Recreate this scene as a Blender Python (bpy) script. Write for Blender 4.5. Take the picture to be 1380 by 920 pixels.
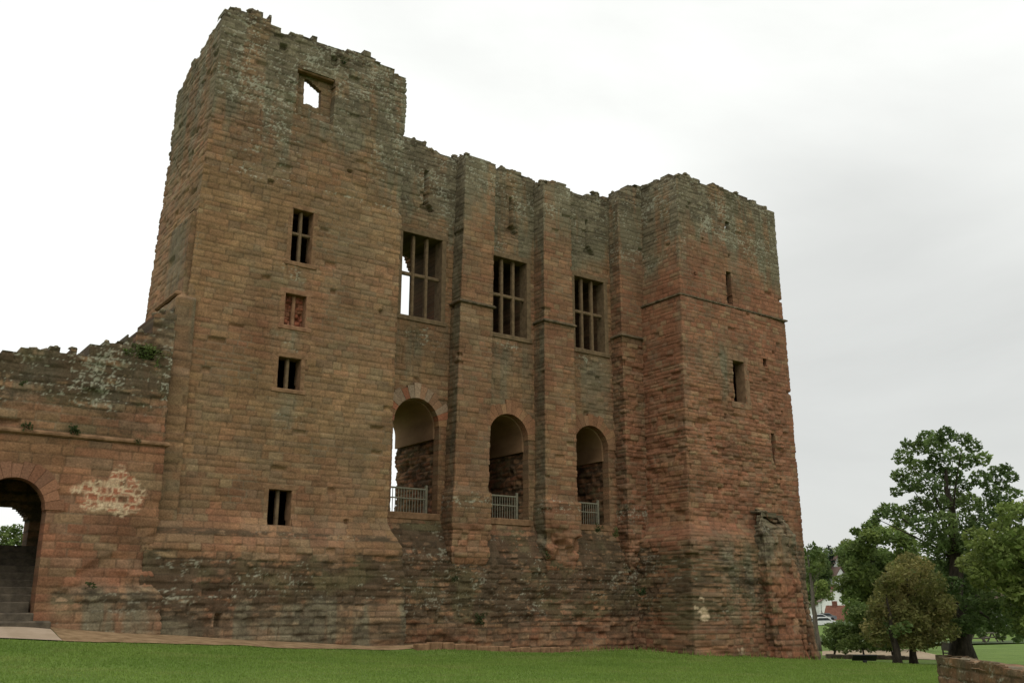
import bpy, bmesh, math, random
import numpy as np
from mathutils import Vector, Matrix

for _o in list(bpy.data.objects):
    bpy.data.objects.remove(_o, do_unlink=True)
SC = bpy.context.scene
COL = SC.collection
random.seed(5)

# ------------------------------------------------------------------ camera
FPX, HZ, YAW = 1300.0, 358.0, math.radians(54)
PITCH = math.atan2(HZ, FPX)
cd = bpy.data.cameras.new('camera')
cam = bpy.data.objects.new('camera', cd)
COL.objects.link(cam)
cd.sensor_width = 36.0
cd.lens = FPX / 1380.0 * 36.0
cd.clip_start = 0.1
cd.clip_end = 6000.0
cam.location = (0, 0, 0)
cam.rotation_euler = (math.pi / 2 + PITCH, 0, YAW - math.pi / 2)
SC.camera = cam

# ------------------------------------------------------------------ sky and sun
SUN_EL, SUN_AZ = math.radians(52), math.radians(232)   # direction towards the sun, measured from +x
w = bpy.data.worlds.new('World')
SC.world = w
w.use_nodes = True
nt = w.node_tree
nt.nodes.clear()
N = nt.nodes.new
L = nt.links.new
sky = N('ShaderNodeTexSky')
sky.sky_type = 'NISHITA'
sky.sun_disc = False
sky.sun_elevation = SUN_EL
sky.sun_rotation = math.pi / 2 - SUN_AZ
tc = N('ShaderNodeTexCoord')
mp = N('ShaderNodeMapping')
mp.inputs['Scale'].default_value = (1.0, 1.0, 2.6)
nz = N('ShaderNodeTexNoise')
nz.inputs['Scale'].default_value = 2.2
nz.inputs['Detail'].default_value = 6
nz.inputs['Roughness'].default_value = 0.52
nz.inputs['Distortion'].default_value = 0.5
L(tc.outputs['Generated'], mp.inputs['Vector'])
L(mp.outputs['Vector'], nz.inputs['Vector'])
# overcast deck: brightest overhead, a greyer bank low over the right of the view
dot = N('ShaderNodeVectorMath')
dot.operation = 'DOT_PRODUCT'
dot.inputs[1].default_value = (0.853, 0.502, 0.15)
L(tc.outputs['Generated'], dot.inputs[0])
mr = N('ShaderNodeMapRange')
mr.interpolation_type = 'SMOOTHSTEP'
mr.inputs['From Min'].default_value = 0.92
mr.inputs['From Max'].default_value = 1.0
mr.inputs['To Min'].default_value = 1.0
mr.inputs['To Max'].default_value = 0.68
L(dot.outputs['Value'], mr.inputs['Value'])
sep = N('ShaderNodeSeparateXYZ')
L(tc.outputs['Generated'], sep.inputs[0])
mz = N('ShaderNodeMapRange')
mz.inputs['From Min'].default_value = 0.62
mz.inputs['From Max'].default_value = 0.95
mz.inputs['To Min'].default_value = 1.0
mz.inputs['To Max'].default_value = 1.3
L(sep.outputs['Z'], mz.inputs['Value'])
mz2 = N('ShaderNodeMath')
mz2.operation = 'MULTIPLY'
L(mz.outputs['Result'], mz2.inputs[0])
L(mr.outputs['Result'], mz2.inputs[1])
mn = N('ShaderNodeMapRange')
mn.inputs['From Min'].default_value = 0.3
mn.inputs['From Max'].default_value = 0.7
mn.inputs['To Min'].default_value = 0.88
mn.inputs['To Max'].default_value = 1.06
L(nz.outputs['Fac'], mn.inputs['Value'])
mul = N('ShaderNodeMath')
mul.operation = 'MULTIPLY'
L(mz2.outputs['Value'], mul.inputs[0])
L(mn.outputs['Result'], mul.inputs[1])
cc = N('ShaderNodeVectorMath')
cc.operation = 'SCALE'
cc.inputs[0].default_value = (10.3, 10.45, 10.1)
L(mul.outputs['Value'], cc.inputs['Scale'])
mx = N('ShaderNodeMix')
mx.data_type = 'RGBA'
mx.inputs[0].default_value = 0.95
L(sky.outputs['Color'], mx.inputs[6])
L(cc.outputs['Vector'], mx.inputs[7])
bg = N('ShaderNodeBackground')
bg.inputs['Strength'].default_value = 0.1
L(mx.outputs[2], bg.inputs['Color'])
wo = N('ShaderNodeOutputWorld')
L(bg.outputs['Background'], wo.inputs['Surface'])

sl = bpy.data.lights.new('sun', 'SUN')
sl.energy = 0.6
sl.angle = math.radians(30)
sl.color = (1.0, 0.96, 0.9)
so = bpy.data.objects.new('sun', sl)
COL.objects.link(so)
sdir = Vector((math.cos(SUN_EL) * math.cos(SUN_AZ), math.cos(SUN_EL) * math.sin(SUN_AZ), math.sin(SUN_EL)))
so.rotation_euler = (-sdir).to_track_quat('-Z', 'Y').to_euler()
so.location = sdir * 60

vs = SC.view_settings
vs.view_transform = 'Standard'
vs.look = 'None'
vs.exposure = 0.13
vs.gamma = 1.0
vs.use_curve_mapping = False

# ------------------------------------------------------------------ measuring helpers
_hd = np.array([math.cos(YAW), math.sin(YAW), 0.0])
_rt = np.array([math.sin(YAW), -math.cos(YAW), 0.0])
_up = np.array([0, 0, 1.0])
_fw = _hd * math.cos(PITCH) + _up * math.sin(PITCH)
_dn = np.cross(_fw, _rt)


def ray(u, v):
    return _rt * ((u - 690) / FPX) + _dn * ((v - 460) / FPX) + _fw


def at(u, v, y):          # survey point on the wall plane at depth y
    r = ray(u, v)
    return r * (y / r[1])


def far(u, v, d):         # survey point at horizontal distance d
    r = ray(u, v)
    return r * (d / math.hypot(r[0], r[1]))


YM, YP, YF, YL = 29.0, 28.36, 26.2, 25.75   # main wall, buttresses, towers, forebuilding wall


# ------------------------------------------------------------------ noise
def _hash(ix, iy, seed):
    h = (ix.astype(np.int64) * 374761393 + iy.astype(np.int64) * 668265263 + seed * 974634777) & 0xFFFFFFFF
    h = ((h ^ (h >> 13)) * 1274126177) & 0xFFFFFFFF
    h = ((h ^ (h >> 15)) * 2246822519) & 0xFFFFFFFF
    return ((h ^ (h >> 16)) & 0xFFFFFF) / float(0xFFFFFF)


def vn(x, y, seed=0):
    x0 = np.floor(x)
    y0 = np.floor(y)
    fx = x - x0
    fy = y - y0
    fx = fx * fx * (3 - 2 * fx)
    fy = fy * fy * (3 - 2 * fy)
    a = _hash(x0, y0, seed)
    b = _hash(x0 + 1, y0, seed)
    c = _hash(x0, y0 + 1, seed)
    d = _hash(x0 + 1, y0 + 1, seed)
    return (a * (1 - fx) + b * fx) * (1 - fy) + (c * (1 - fx) + d * fx) * fy


def fbm(x, y, seed=0, octv=4):
    s = 0
    a = 0.5
    t = 0
    for k in range(octv):
        s = s + a * vn(x * 2 ** k + 17.3 * k, y * 2 ** k + 5.7 * k, seed + 31 * k)
        t += a
        a *= 0.55
    return s / t


def sst(a, b, x):
    t = np.clip((x - a) / (b - a + 1e-9), 0, 1)
    return t * t * (3 - 2 * t)


# ------------------------------------------------------------------ mesh helpers
def mesh_np(name, V, F, col=None, mat=None, parent=None, smooth=True):
    """V (n,3), F (m,4 or 3) -> ONE linked mesh object"""
    V = np.asarray(V, np.float32)
    F = np.asarray(F, np.int32)
    me = bpy.data.meshes.new(name)
    me.vertices.add(len(V))
    me.vertices.foreach_set('co', V.ravel())
    k = F.shape[1]
    me.loops.add(F.size)
    me.loops.foreach_set('vertex_index', F.ravel())
    me.polygons.add(len(F))
    me.polygons.foreach_set('loop_start', np.arange(0, F.size, k, dtype=np.int32))
    me.polygons.foreach_set('use_smooth', np.full(len(F), smooth, dtype=bool))
    if col is not None:
        a = me.attributes.new('Col', 'FLOAT_COLOR', 'POINT')
        c = np.ones((len(V), 4), np.float32)
        c[:, :3] = col
        a.data.foreach_set('color', c.ravel())
    me.update()
    me.validate()
    o = bpy.data.objects.new(name, me)
    COL.objects.link(o)
    if mat:
        me.materials.append(mat)
    if parent:
        o.parent = parent
    return o


class MB:
    def __init__(self):
        self.bm = bmesh.new()

    def box(self, x0, x1, y0, y1, z0, z1, bev=0.012, rot=None):
        m = Matrix.Translation(((x0 + x1) / 2, (y0 + y1) / 2, (z0 + z1) / 2)) @ Matrix.Diagonal((x1 - x0, y1 - y0, z1 - z0, 1))
        if rot is not None:
            m = rot @ m
        r = bmesh.ops.create_cube(self.bm, size=1.0, matrix=m)
        if bev > 0:
            es = list({e for v in r['verts'] for e in v.link_edges})
            bmesh.ops.bevel(self.bm, geom=es, offset=bev, segments=1, affect='EDGES')

    def tube(self, pts, radii, n=8):
        rings = []
        pts = [Vector(p) for p in pts]
        for i, p in enumerate(pts):
            t = (pts[min(i + 1, len(pts) - 1)] - pts[max(i - 1, 0)]).normalized()
            a = t.orthogonal().normalized() if abs(t.z) > 0.95 else t.cross(Vector((0, 0, 1))).normalized()
            b = t.cross(a)
            rings.append([self.bm.verts.new(p + (a * math.cos(2 * math.pi * k / n) + b * math.sin(2 * math.pi * k / n)) * radii[i]) for k in range(n)])
        for i in range(len(rings) - 1):
            for k in range(n):
                self.bm.faces.new((rings[i][k], rings[i][(k + 1) % n], rings[i + 1][(k + 1) % n], rings[i + 1][k]))
        self.bm.faces.new(rings[0][::-1])
        self.bm.faces.new(rings[-1])

    def poly(self, pts):
        self.bm.faces.new([self.bm.verts.new(p) for p in pts])

    def prism(self, outline, d):
        """outline: list of 3D points, extruded by vector d"""
        d = Vector(d)
        a = [self.bm.verts.new(p) for p in outline]
        b = [self.bm.verts.new(Vector(p) + d) for p in outline]
        n = len(a)
        self.bm.faces.new(a)
        self.bm.faces.new(b[::-1])
        for i in range(n):
            self.bm.faces.new((a[i], b[i], b[(i + 1) % n], a[(i + 1) % n]))

    def build(self, name, mat, parent=None, smooth=False):
        bmesh.ops.recalc_face_normals(self.bm, faces=self.bm.faces)
        me = bpy.data.meshes.new(name)
        self.bm.to_mesh(me)
        self.bm.free()
        if smooth:
            me.polygons.foreach_set('use_smooth', np.full(len(me.polygons), True))
        me.materials.append(mat)
        o = bpy.data.objects.new(name, me)
        COL.objects.link(o)
        if parent:
            o.parent = parent
        return o


def tag(o, label=None, cat=None, group=None, kind=None):
    if label:
        o['label'] = label
    if cat:
        o['category'] = cat
    if group:
        o['group'] = group
    if kind:
        o['kind'] = kind
    return o


def empty(name, loc=(0, 0, 0)):
    o = bpy.data.objects.new(name, None)
    COL.objects.link(o)
    o.location = loc
    return o


def settle(o):
    """children were built in world coordinates: keep them there under a root with an offset"""
    bpy.context.view_layer.update()
    for c in o.children:
        c.matrix_parent_inverse = o.matrix_world.inverted()


# ------------------------------------------------------------------ materials
def mat_attr(name, rough=0.95, bump=0.25, bscale=55.0, var=0.35, vscale=22.0, spec=0.15):
    """colour comes from the per-vertex stone colour, broken up by fine grain and pitted by bump"""
    m = bpy.data.materials.new(name)
    m.use_nodes = True
    t = m.node_tree
    b = t.nodes['Principled BSDF']
    b.inputs['Roughness'].default_value = rough
    b.inputs['Specular IOR Level'].default_value = spec
    a = t.nodes.new('ShaderNodeAttribute')
    a.attribute_name = 'Col'
    c = t.nodes.new('ShaderNodeTexCoord')
    n = t.nodes.new('ShaderNodeTexNoise')
    n.inputs['Scale'].default_value = vscale
    n.inputs['Detail'].default_value = 5
    n.inputs['Roughness'].default_value = 0.65
    t.links.new(c.outputs['Object'], n.inputs['Vector'])
    r = t.nodes.new('ShaderNodeMapRange')
    r.inputs['From Min'].default_value = 0.3
    r.inputs['From Max'].default_value = 0.7
    r.inputs['To Min'].default_value = 1 - var
    r.inputs['To Max'].default_value = 1 + var
    t.links.new(n.outputs['Fac'], r.inputs['Value'])
    s = t.nodes.new('ShaderNodeVectorMath')
    s.operation = 'SCALE'
    t.links.new(a.outputs['Color'], s.inputs[0])
    t.links.new(r.outputs['Result'], s.inputs['Scale'])
    t.links.new(s.outputs['Vector'], b.inputs['Base Color'])
    n2 = t.nodes.new('ShaderNodeTexNoise')
    n2.inputs['Scale'].default_value = bscale
    n2.inputs['Detail'].default_value = 4
    t.links.new(c.outputs['Object'], n2.inputs['Vector'])
    bp = t.nodes.new('ShaderNodeBump')
    bp.inputs['Strength'].default_value = bump
    bp.inputs['Distance'].default_value = 0.03
    t.links.new(n2.outputs['Fac'], bp.inputs['Height'])
    t.links.new(bp.outputs['Normal'], b.inputs['Normal'])
    return m


def mat_noise(name, c1, c2, scale=6.0, rough=0.9, bump=0.2, bscale=30.0, stretch=(1, 1, 1), metal=0.0, spec=0.2, lo=0.35, hi=0.65):
    m = bpy.data.materials.new(name)
    m.use_nodes = True
    t = m.node_tree
    b = t.nodes['Principled BSDF']
    b.inputs['Roughness'].default_value = rough
    b.inputs['Metallic'].default_value = metal
    b.inputs['Specular IOR Level'].default_value = spec
    c = t.nodes.new('ShaderNodeTexCoord')
    mpp = t.nodes.new('ShaderNodeMapping')
    mpp.inputs['Scale'].default_value = stretch
    t.links.new(c.outputs['Object'], mpp.inputs['Vector'])
    n = t.nodes.new('ShaderNodeTexNoise')
    n.inputs['Scale'].default_value = scale
    n.inputs['Detail'].default_value = 6
    n.inputs['Roughness'].default_value = 0.62
    t.links.new(mpp.outputs['Vector'], n.inputs['Vector'])
    r = t.nodes.new('ShaderNodeValToRGB')
    r.color_ramp.elements[0].position = lo
    r.color_ramp.elements[0].color = (*c1, 1)
    r.color_ramp.elements[1].position = hi
    r.color_ramp.elements[1].color = (*c2, 1)
    t.links.new(n.outputs['Fac'], r.inputs['Fac'])
    t.links.new(r.outputs['Color'], b.inputs['Base Color'])
    n2 = t.nodes.new('ShaderNodeTexNoise')
    n2.inputs['Scale'].default_value = bscale
    n2.inputs['Detail'].default_value = 4
    t.links.new(c.outputs['Object'], n2.inputs['Vector'])
    bp = t.nodes.new('ShaderNodeBump')
    bp.inputs['Strength'].default_value = bump
    bp.inputs['Distance'].default_value = 0.03
    t.links.new(n2.outputs['Fac'], bp.inputs['Height'])
    t.links.new(bp.outputs['Normal'], b.inputs['Normal'])
    return m


def mat_leaf(name, rough=0.6):
    m = bpy.data.materials.new(name)
    m.use_nodes = True
    t = m.node_tree
    b = t.nodes['Principled BSDF']
    b.inputs['Roughness'].default_value = rough
    b.inputs['Specular IOR Level'].default_value = 0.2
    a = t.nodes.new('ShaderNodeAttribute')
    a.attribute_name = 'Col'
    t.links.new(a.outputs['Color'], b.inputs['Base Color'])
    tr = t.nodes.new('ShaderNodeBsdfTranslucent')
    t.links.new(a.outputs['Color'], tr.inputs['Color'])
    mxs = t.nodes.new('ShaderNodeMixShader')
    mxs.inputs[0].default_value = 0.45
    t.links.new(b.outputs[0], mxs.inputs[1])
    t.links.new(tr.outputs[0], mxs.inputs[2])
    t.links.new(mxs.outputs[0], t.nodes['Material Output'].inputs['Surface'])
    return m


M_STONE = mat_attr('sandstone_masonry')
M_TRIM = mat_noise('dressed_sandstone', (0.13, 0.072, 0.036), (0.26, 0.15, 0.08), 5.0, 0.95, 0.35, 40)
M_PINK = mat_noise('pink_dressed_sandstone', (0.17, 0.085, 0.045), (0.29, 0.16, 0.09), 5.0, 0.95, 0.35, 40)
M_STRING = mat_noise('weathered_string_course', (0.055, 0.045, 0.026), (0.17, 0.12, 0.07), 4.0, 0.95, 0.5, 30)
M_DARKTRIM = mat_noise('shabby_mullion_stone', (0.11, 0.075, 0.042), (0.2, 0.135, 0.075), 6.0, 0.95, 0.35, 40)
M_VAULT = mat_noise('smooth_vault_render', (0.19, 0.108, 0.057), (0.29, 0.172, 0.092), 1.6, 0.9, 0.1, 20, (1, 0.4, 1))
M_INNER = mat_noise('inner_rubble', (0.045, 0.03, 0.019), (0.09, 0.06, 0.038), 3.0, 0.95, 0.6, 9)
M_STEP = mat_noise('worn_step_stone', (0.055, 0.044, 0.031), (0.12, 0.095, 0.066), 5.0, 0.9, 0.4, 30)
M_IRON = mat_noise('weathered_grey_rail', (0.16, 0.15, 0.105), (0.24, 0.22, 0.155), 14.0, 0.7, 0.1, 60)
M_BARK = mat_noise('bark', (0.02, 0.016, 0.011), (0.06, 0.048, 0.034), 9.0, 0.95, 0.7, 14, (1, 1, 0.2))
M_BARKP = mat_noise('pale_bark', (0.07, 0.062, 0.048), (0.14, 0.12, 0.095), 9.0, 0.95, 0.6, 14, (1, 1, 0.2))
M_LEAF = mat_leaf('foliage')
M_BLACK = mat_noise('dark_panel', (0.012, 0.012, 0.012), (0.025, 0.024, 0.022), 12, 0.5, 0.05, 40)
M_WOOD = mat_noise('grey_table_wood', (0.07, 0.06, 0.045), (0.13, 0.11, 0.085), 8, 0.85, 0.3, 30, (0.3, 3, 3))
M_WHITE = mat_noise('white_render', (0.66, 0.66, 0.63), (0.78, 0.78, 0.75), 3, 0.8, 0.05)
M_ROOFT = mat_noise('clay_roof_tiles', (0.12, 0.05, 0.033), (0.19, 0.085, 0.055), 3, 0.9, 0.4, 12)
M_ROOFB = mat_noise('brown_roof_tiles', (0.11, 0.07, 0.058), (0.17, 0.115, 0.095), 3, 0.9, 0.4, 12)
M_GLASS = mat_noise('window_pane', (0.02, 0.022, 0.025), (0.04, 0.045, 0.05), 3, 0.15, 0.0, 10, spec=0.5)
M_CARW = mat_noise('white_car_paint', (0.6, 0.6, 0.6), (0.68, 0.68, 0.68), 3, 0.3, 0.0, 10, spec=0.5)
M_CARG = mat_noise('grey_car_paint', (0.12, 0.13, 0.14), (0.17, 0.18, 0.19), 3, 0.3, 0.0, 10, spec=0.5)
M_TYRE = mat_noise('tyre_rubber', (0.012, 0.012, 0.012), (0.03, 0.03, 0.03), 12, 0.9, 0.1, 40)


# ------------------------------------------------------------------ masonry walls
def stone_color(Xw, Zw, S, b, red, grey, moss, lich, seed):
    """albedo per vertex: block colour, weathering streaks, moss and lichen"""
    r1, r2, r3, jm = b['r1'], b['r2'], b['r3'], b['jm']
    ochre = np.array([0.262, 0.146, 0.072])
    redc = np.array([0.255, 0.104, 0.058])
    tan = np.array([0.29, 0.20, 0.112])
    gry = np.array([0.205, 0.172, 0.115])
    big = fbm(S * 0.35 + 3, Zw * 0.5, seed + 5, 4)
    t = np.clip(red + (big - 0.5) * 1.2 + (r1 - 0.5) * 0.5, 0, 1)[..., None]
    c = ochre * (1 - t) + redc * t
    k = (sst(0.80, 0.97, r3) * 0.55)[..., None]
    c = c * (1 - k) + tan * k
    k = (sst(0.72, 0.95, 1 - r3) * 0.35)[..., None]
    c = c * (1 - k) + np.array([0.19, 0.15, 0.1]) * k
    c = c * (0.85 + 0.28 * r2)[..., None]
    # mottled dirt at several sizes
    dirt = fbm(S * 1.1, Zw * 1.3, seed + 9, 6)
    c = c * (0.84 + 0.32 * sst(0.25, 0.75, dirt))[..., None]
    c = c * (0.8 + 0.4 * fbm(S * 3.5, Zw * 4.5, seed + 11, 4))[..., None]
    c = c * (0.86 + 0.28 * fbm(S * 8, Zw * 11, seed + 10, 3))[..., None]
    # grey weathering, running down in streaks from the wall top
    st = fbm(S * 2.0, Zw * 0.14 + 9, seed + 13, 4)
    st2 = fbm(S * 1.1, Zw * 0.8 + 2, seed + 14, 5)
    g = np.clip(grey * (0.55 + 1.15 * sst(0.42, 0.62, st)) * (0.6 + 0.85 * sst(0.35, 0.6, st2)), 0, 0.93)[..., None]
    c = c * (1 - g) + gry * (0.70 + 0.3 * r2 + 0.35 * (dirt - 0.4))[..., None] * g
    # joints: dirty mortar
    j = (jm * 0.42)[..., None]
    c = c * (1 - j) + np.array([0.06, 0.042, 0.026]) * j
    pm = (jm * sst(0.6, 0.75, fbm(S * 0.8, Zw * 0.9, seed + 71, 3)) * 0.35)[..., None]
    c = c * (1 - pm) + np.array([0.3, 0.235, 0.16]) * pm
    # black and green moss
    mo = 0.6 * fbm(S * 1.7 + 7, Zw * 4.2, seed + 21, 6) + 0.4 * fbm(S * 6, Zw * 11, seed + 22, 3)
    ledge = np.maximum(sst(0.6, 0.95, b['v']), 1 - sst(0.0, 0.14, b['v']))
    sh = 0.2 * np.clip(moss - 0.85, 0, 0.8) + 0.20 * (ledge - 0.5) * np.clip(moss * 1.2, 0, 1)
    mk = np.clip(moss * sst(0.34, 0.56, mo + sh + 0.12 * (r3 - 0.5)) * 1.2, 0, 0.8)[..., None]
    gm = sst(0.5, 0.7, fbm(S * 0.9, Zw * 1.1, seed + 23, 3))[..., None]
    c = c * (1 - mk) + (np.array([0.056, 0.040, 0.025]) * (1 - gm) + np.array([0.076, 0.066, 0.034]) * gm) * mk * (0.6 + 0.8 * r1)[..., None]
    # white lichen: crusts on single stones and small flecks
    ln = 0.6 * vn(S * 23 + 4 * r1, Zw * 25, seed + 33) + 0.4 * fbm(S * 5, Zw * 6, seed + 34, 3)
    lb = fbm(S * 0.8, Zw * 0.9, seed + 35, 4)
    lk = np.clip(sst(0.66, 0.80, ln + 0.55 * (lb - 0.5) + 0.20 * (lich - 0.6) + 0.10 * (ledge - 0.4) + 0.16 * (r3 - 0.5)) * np.clip(lich * 1.8, 0, 1), 0, 0.62)[..., None]
    c = c * (1 - lk) + np.array([0.38, 0.355, 0.275]) * lk
    lum = (c @ np.array([0.3, 0.55, 0.15]))[..., None]
    c = (c * 0.97 + lum * 0.03) * np.array([0.98, 1.01, 0.95])
    return np.clip(c * 0.94, 0.005, 0.8)


def masonry(S, Z, seed, zlo, zhi, smax, course=(0.2, 0.3), length=(0.3, 0.75), joint=0.013):
    rng = np.random.default_rng(seed)
    S = S + 0.03 * (fbm(S * 1.2, Z * 1.2, seed + 1, 2) - 0.5)
    Z = Z + 0.10 * (fbm(S * 0.35, Z * 0.3, seed + 2, 3) - 0.5) + 0.025 * (fbm(S * 2.5, Z * 2.0, seed + 3, 2) - 0.5)
    zb = [zlo - 0.4]
    while zb[-1] < zhi + 0.5:
        zb.append(zb[-1] + rng.uniform(*course))
    zb = np.array(zb)
    j = np.clip(np.searchsorted(zb, Z) - 1, 0, len(zb) - 2)
    BIG = 1000.0
    edges = []
    for k in range(len(zb)):
        e = [-1.0 - rng.uniform(0, 0.5)]
        while e[-1] < smax + 1:
            e.append(e[-1] + rng.uniform(*length))
        edges.append(np.array(e) + BIG * k)
    E = np.concatenate(edges)
    key = S + BIG * j
    i = np.clip(np.searchsorted(E, key) - 1, 0, len(E) - 2)
    ds = np.minimum(key - E[i], E[i + 1] - key)
    dz = np.minimum(Z - zb[j], zb[j + 1] - Z)
    d = np.minimum(ds, dz)
    R = rng.random((4, len(E)))
    R5 = rng.random(len(E))
    return dict(jm=1 - sst(joint * 0.4, joint * 2.0, d), d=d, r1=R[0][i], r2=R[1][i], r3=R[2][i], r4=R[3][i], r5=R5[i],
                v=(Z - zb[j]) / (zb[j + 1] - zb[j]), sc=(E[i] + E[i + 1]) / 2 - BIG * j, zc=(zb[j] + zb[j + 1]) / 2)


def wall(name, pathA, pathB, z0, ztop, mat=M_STONE, parent=None, seed=1, top=None, off=None, holes=(), recess=None,
         ero=None, tint=None, paint=None, ds=0.05, dz=0.045, cap=0.7, course=(0.2, 0.3), length=(0.3, 0.75), closed=False,
         segds=None, amp=1.0, zA=None, zB=None, bulge=None, head=True):
    """A thick-looking masonry wall following a plan line.  pathA is the plan at height zA (default z0), pathB the plan at zB
    (default ztop).  holes: (fn(S, Z) -> bool, reveal depth).  top: fn(s) -> height of the ragged wall head."""
    A = np.array(pathA, float)
    B = np.array(pathB if pathB is not None else pathA, float)
    zA = z0 if zA is None else zA
    zB = ztop if zB is None else zB
    if closed:
        A = np.vstack([A, A[:1]])
        B = np.vstack([B, B[:1]])
    seg = np.diff(A, axis=0)
    ln = np.linalg.norm(seg, axis=1)
    nrm = np.stack([seg[:, 1], -seg[:, 0]], 1) / ln[:, None]
    s0 = np.concatenate([[0], np.cumsum(ln)])
    cs, cA, cB, cn, cellseg = [], [], [], [], []
    ns = len(seg)
    for k in range(ns):
        n = max(1, int(round(ln[k] / (segds[k] if segds else ds))))
        f = np.arange(n) / n
        for q in f:
            cs.append(s0[k] + q * ln[k])
            cA.append(A[k] + seg[k] * q)
            cB.append(B[k] + (B[k + 1] - B[k]) * q)
            tk = seg[k] / ln[k]
            m0 = (nrm[k - 1] + nrm[k]) / (1 + nrm[k - 1] @ nrm[k]) if (k > 0 or closed) else nrm[k]
            k1 = (k + 1) % ns
            m1 = (nrm[k1] + nrm[k]) / (1 + nrm[k1] @ nrm[k]) if (k < ns - 1 or closed) else nrm[k]
            e0, e1 = min(0.8, ln[k] / 2), q * ln[k]
            cn.append(nrm[k] + tk * ((m0 @ tk) * max(0, 1 - e1 / e0) + (m1 @ tk) * max(0, 1 - (ln[k] - e1) / e0)))
            cellseg.append(k)
    cs.append(s0[-1])
    cA.append(A[-1])
    cB.append(B[-1])
    cn.append((nrm[-1] + nrm[0]) / (1 + nrm[-1] @ nrm[0]) if closed else nrm[-1])
    cs, cA, cB, cn = map(np.array, (cs, cA, cB, cn))
    cellseg = np.array(cellseg)
    nzv = int(round((ztop - z0) / dz)) + 1
    zs = z0 + np.arange(nzv) * dz
    S, Z = np.meshgrid(cs, zs)
    b = masonry(S, Z, seed, z0, ztop, s0[-1], course, length)
    fz = np.clip((Z - zA) / (zB - zA), -0.2, 1.2)
    X = cA[None, :, 0] * (1 - fz) + cB[None, :, 0] * fz
    Y = cA[None, :, 1] * (1 - fz) + cB[None, :, 1] * fz
    E = ero(S, Z) if ero else np.full_like(S, 0.25)
    E = np.clip(E, 0, 2)
    d = -0.008 * b['r4'] - 0.013 * b['jm'] - 0.008 * fbm(S * 6, Z * 8, seed + 42, 4)
    d = d - E * (0.07 * b['r4'] ** 4 + 0.018 * b['jm'])
    d = d - E * 0.07 * sst(0.46, 0.74, fbm(S * 1.2, Z * 2.4, seed + 41, 5))
    d = d - E * 0.025 * sst(0.45, 0.8, fbm(S * 4.5, Z * 6.5, seed + 43, 4))
    d = d - np.where(b['r5'] > 0.992 - 0.012 * E, 0.07, 0.0) * sst(0.01, 0.04, b['d'])
    d = d * amp
    if bulge:
        d = d + bulge(S, Z)
    if recess:
        d = d - recess(S, Z)
    o = off(S, Z) if off else 0.0
    X = X + cn[None, :, 0] * (o + d)
    Y = Y + cn[None, :, 1] * (o + d)
    # cells
    sc_ = (cs[1:] + cs[:-1]) / 2
    zc_ = (zs[1:] + zs[:-1]) / 2
    CS, CZ = np.meshgrid(sc_, zc_)
    keep = np.ones_like(CS, bool)
    depth = np.full(CS.shape, cap)
    if top:
        bc = masonry(CS, CZ, seed + 500, z0, ztop, s0[-1], (0.09, 0.19), (0.14, 0.42))
        lim = top(bc['sc']) + (bc['r1'] - 0.55) * 0.15 if head else top(CS) + CZ * 0
        if not head:
            bc['zc'], bc['d'] = CZ, bc['d'] + 1
        # rubble stones of the head are rounded off
        cut = np.logical_or.accumulate(bc['zc'] > lim, axis=0)
        cut |= np.vstack([cut[1:], np.ones((1, cut.shape[1]), bool)]) & (bc['d'] < 0.035)
        cut = np.logical_or.accumulate(cut, axis=0)
        keep &= ~cut
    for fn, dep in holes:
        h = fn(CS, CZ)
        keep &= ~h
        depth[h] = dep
    tt = dict(red=0.3, grey=0.0, moss=0.0, lich=0.0)
    if tint:
        tt.update(tint(S, Z))
    full = lambda q: q if isinstance(q, np.ndarray) else np.full_like(S, q)
    C = stone_color(X, Z, S, b, full(tt['red']), full(tt['grey']), full(tt['moss']), full(tt['lich']), seed)
    if paint:
        C = paint(S, Z, b, C)
    V = np.stack([X, Y, Z], -1)
    nc = len(cs)
    idx = np.arange(nzv * nc).reshape(nzv, nc)
    jj, ii = np.nonzero(keep)
    F = np.stack([idx[jj, ii], idx[jj, ii + 1], idx[jj + 1, ii + 1], idx[jj + 1, ii]], 1)
    VV = [V.reshape(-1, 3)]
    CC = [C.reshape(-1, 3)]
    FF = [F]
    base = nzv * nc

    def extrude(j0, i0, j1, i1, cj, ci, dep):
        """edge vertices (j0,i0)-(j1,i1) of kept cell ci pushed inwards by dep"""
        nonlocal base
        if len(j0) == 0:
            return
        a = V[j0, i0]
        c = V[j1, i1]
        nn = nrm[cellseg[ci]]
        back = np.concatenate([-nn * dep[:, None], np.zeros((len(ci), 1))], 1)
        n = len(a)
        VV.append(np.concatenate([a, c, c + back, a + back]))
        ca, ccx = C[j0, i0], C[j1, i1]
        dk = np.where(dep > 1.5, 0.42, 0.97)[:, None]  # shade inside deep openings painted into the reveal colour
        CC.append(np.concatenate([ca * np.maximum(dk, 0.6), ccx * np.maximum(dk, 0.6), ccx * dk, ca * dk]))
        r = np.arange(n)
        FF.append(np.stack([base + r, base + n + r, base + 2 * n + r, base + 3 * n + r], 1))
        base += 4 * n
    nj, ni = keep.shape
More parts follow.
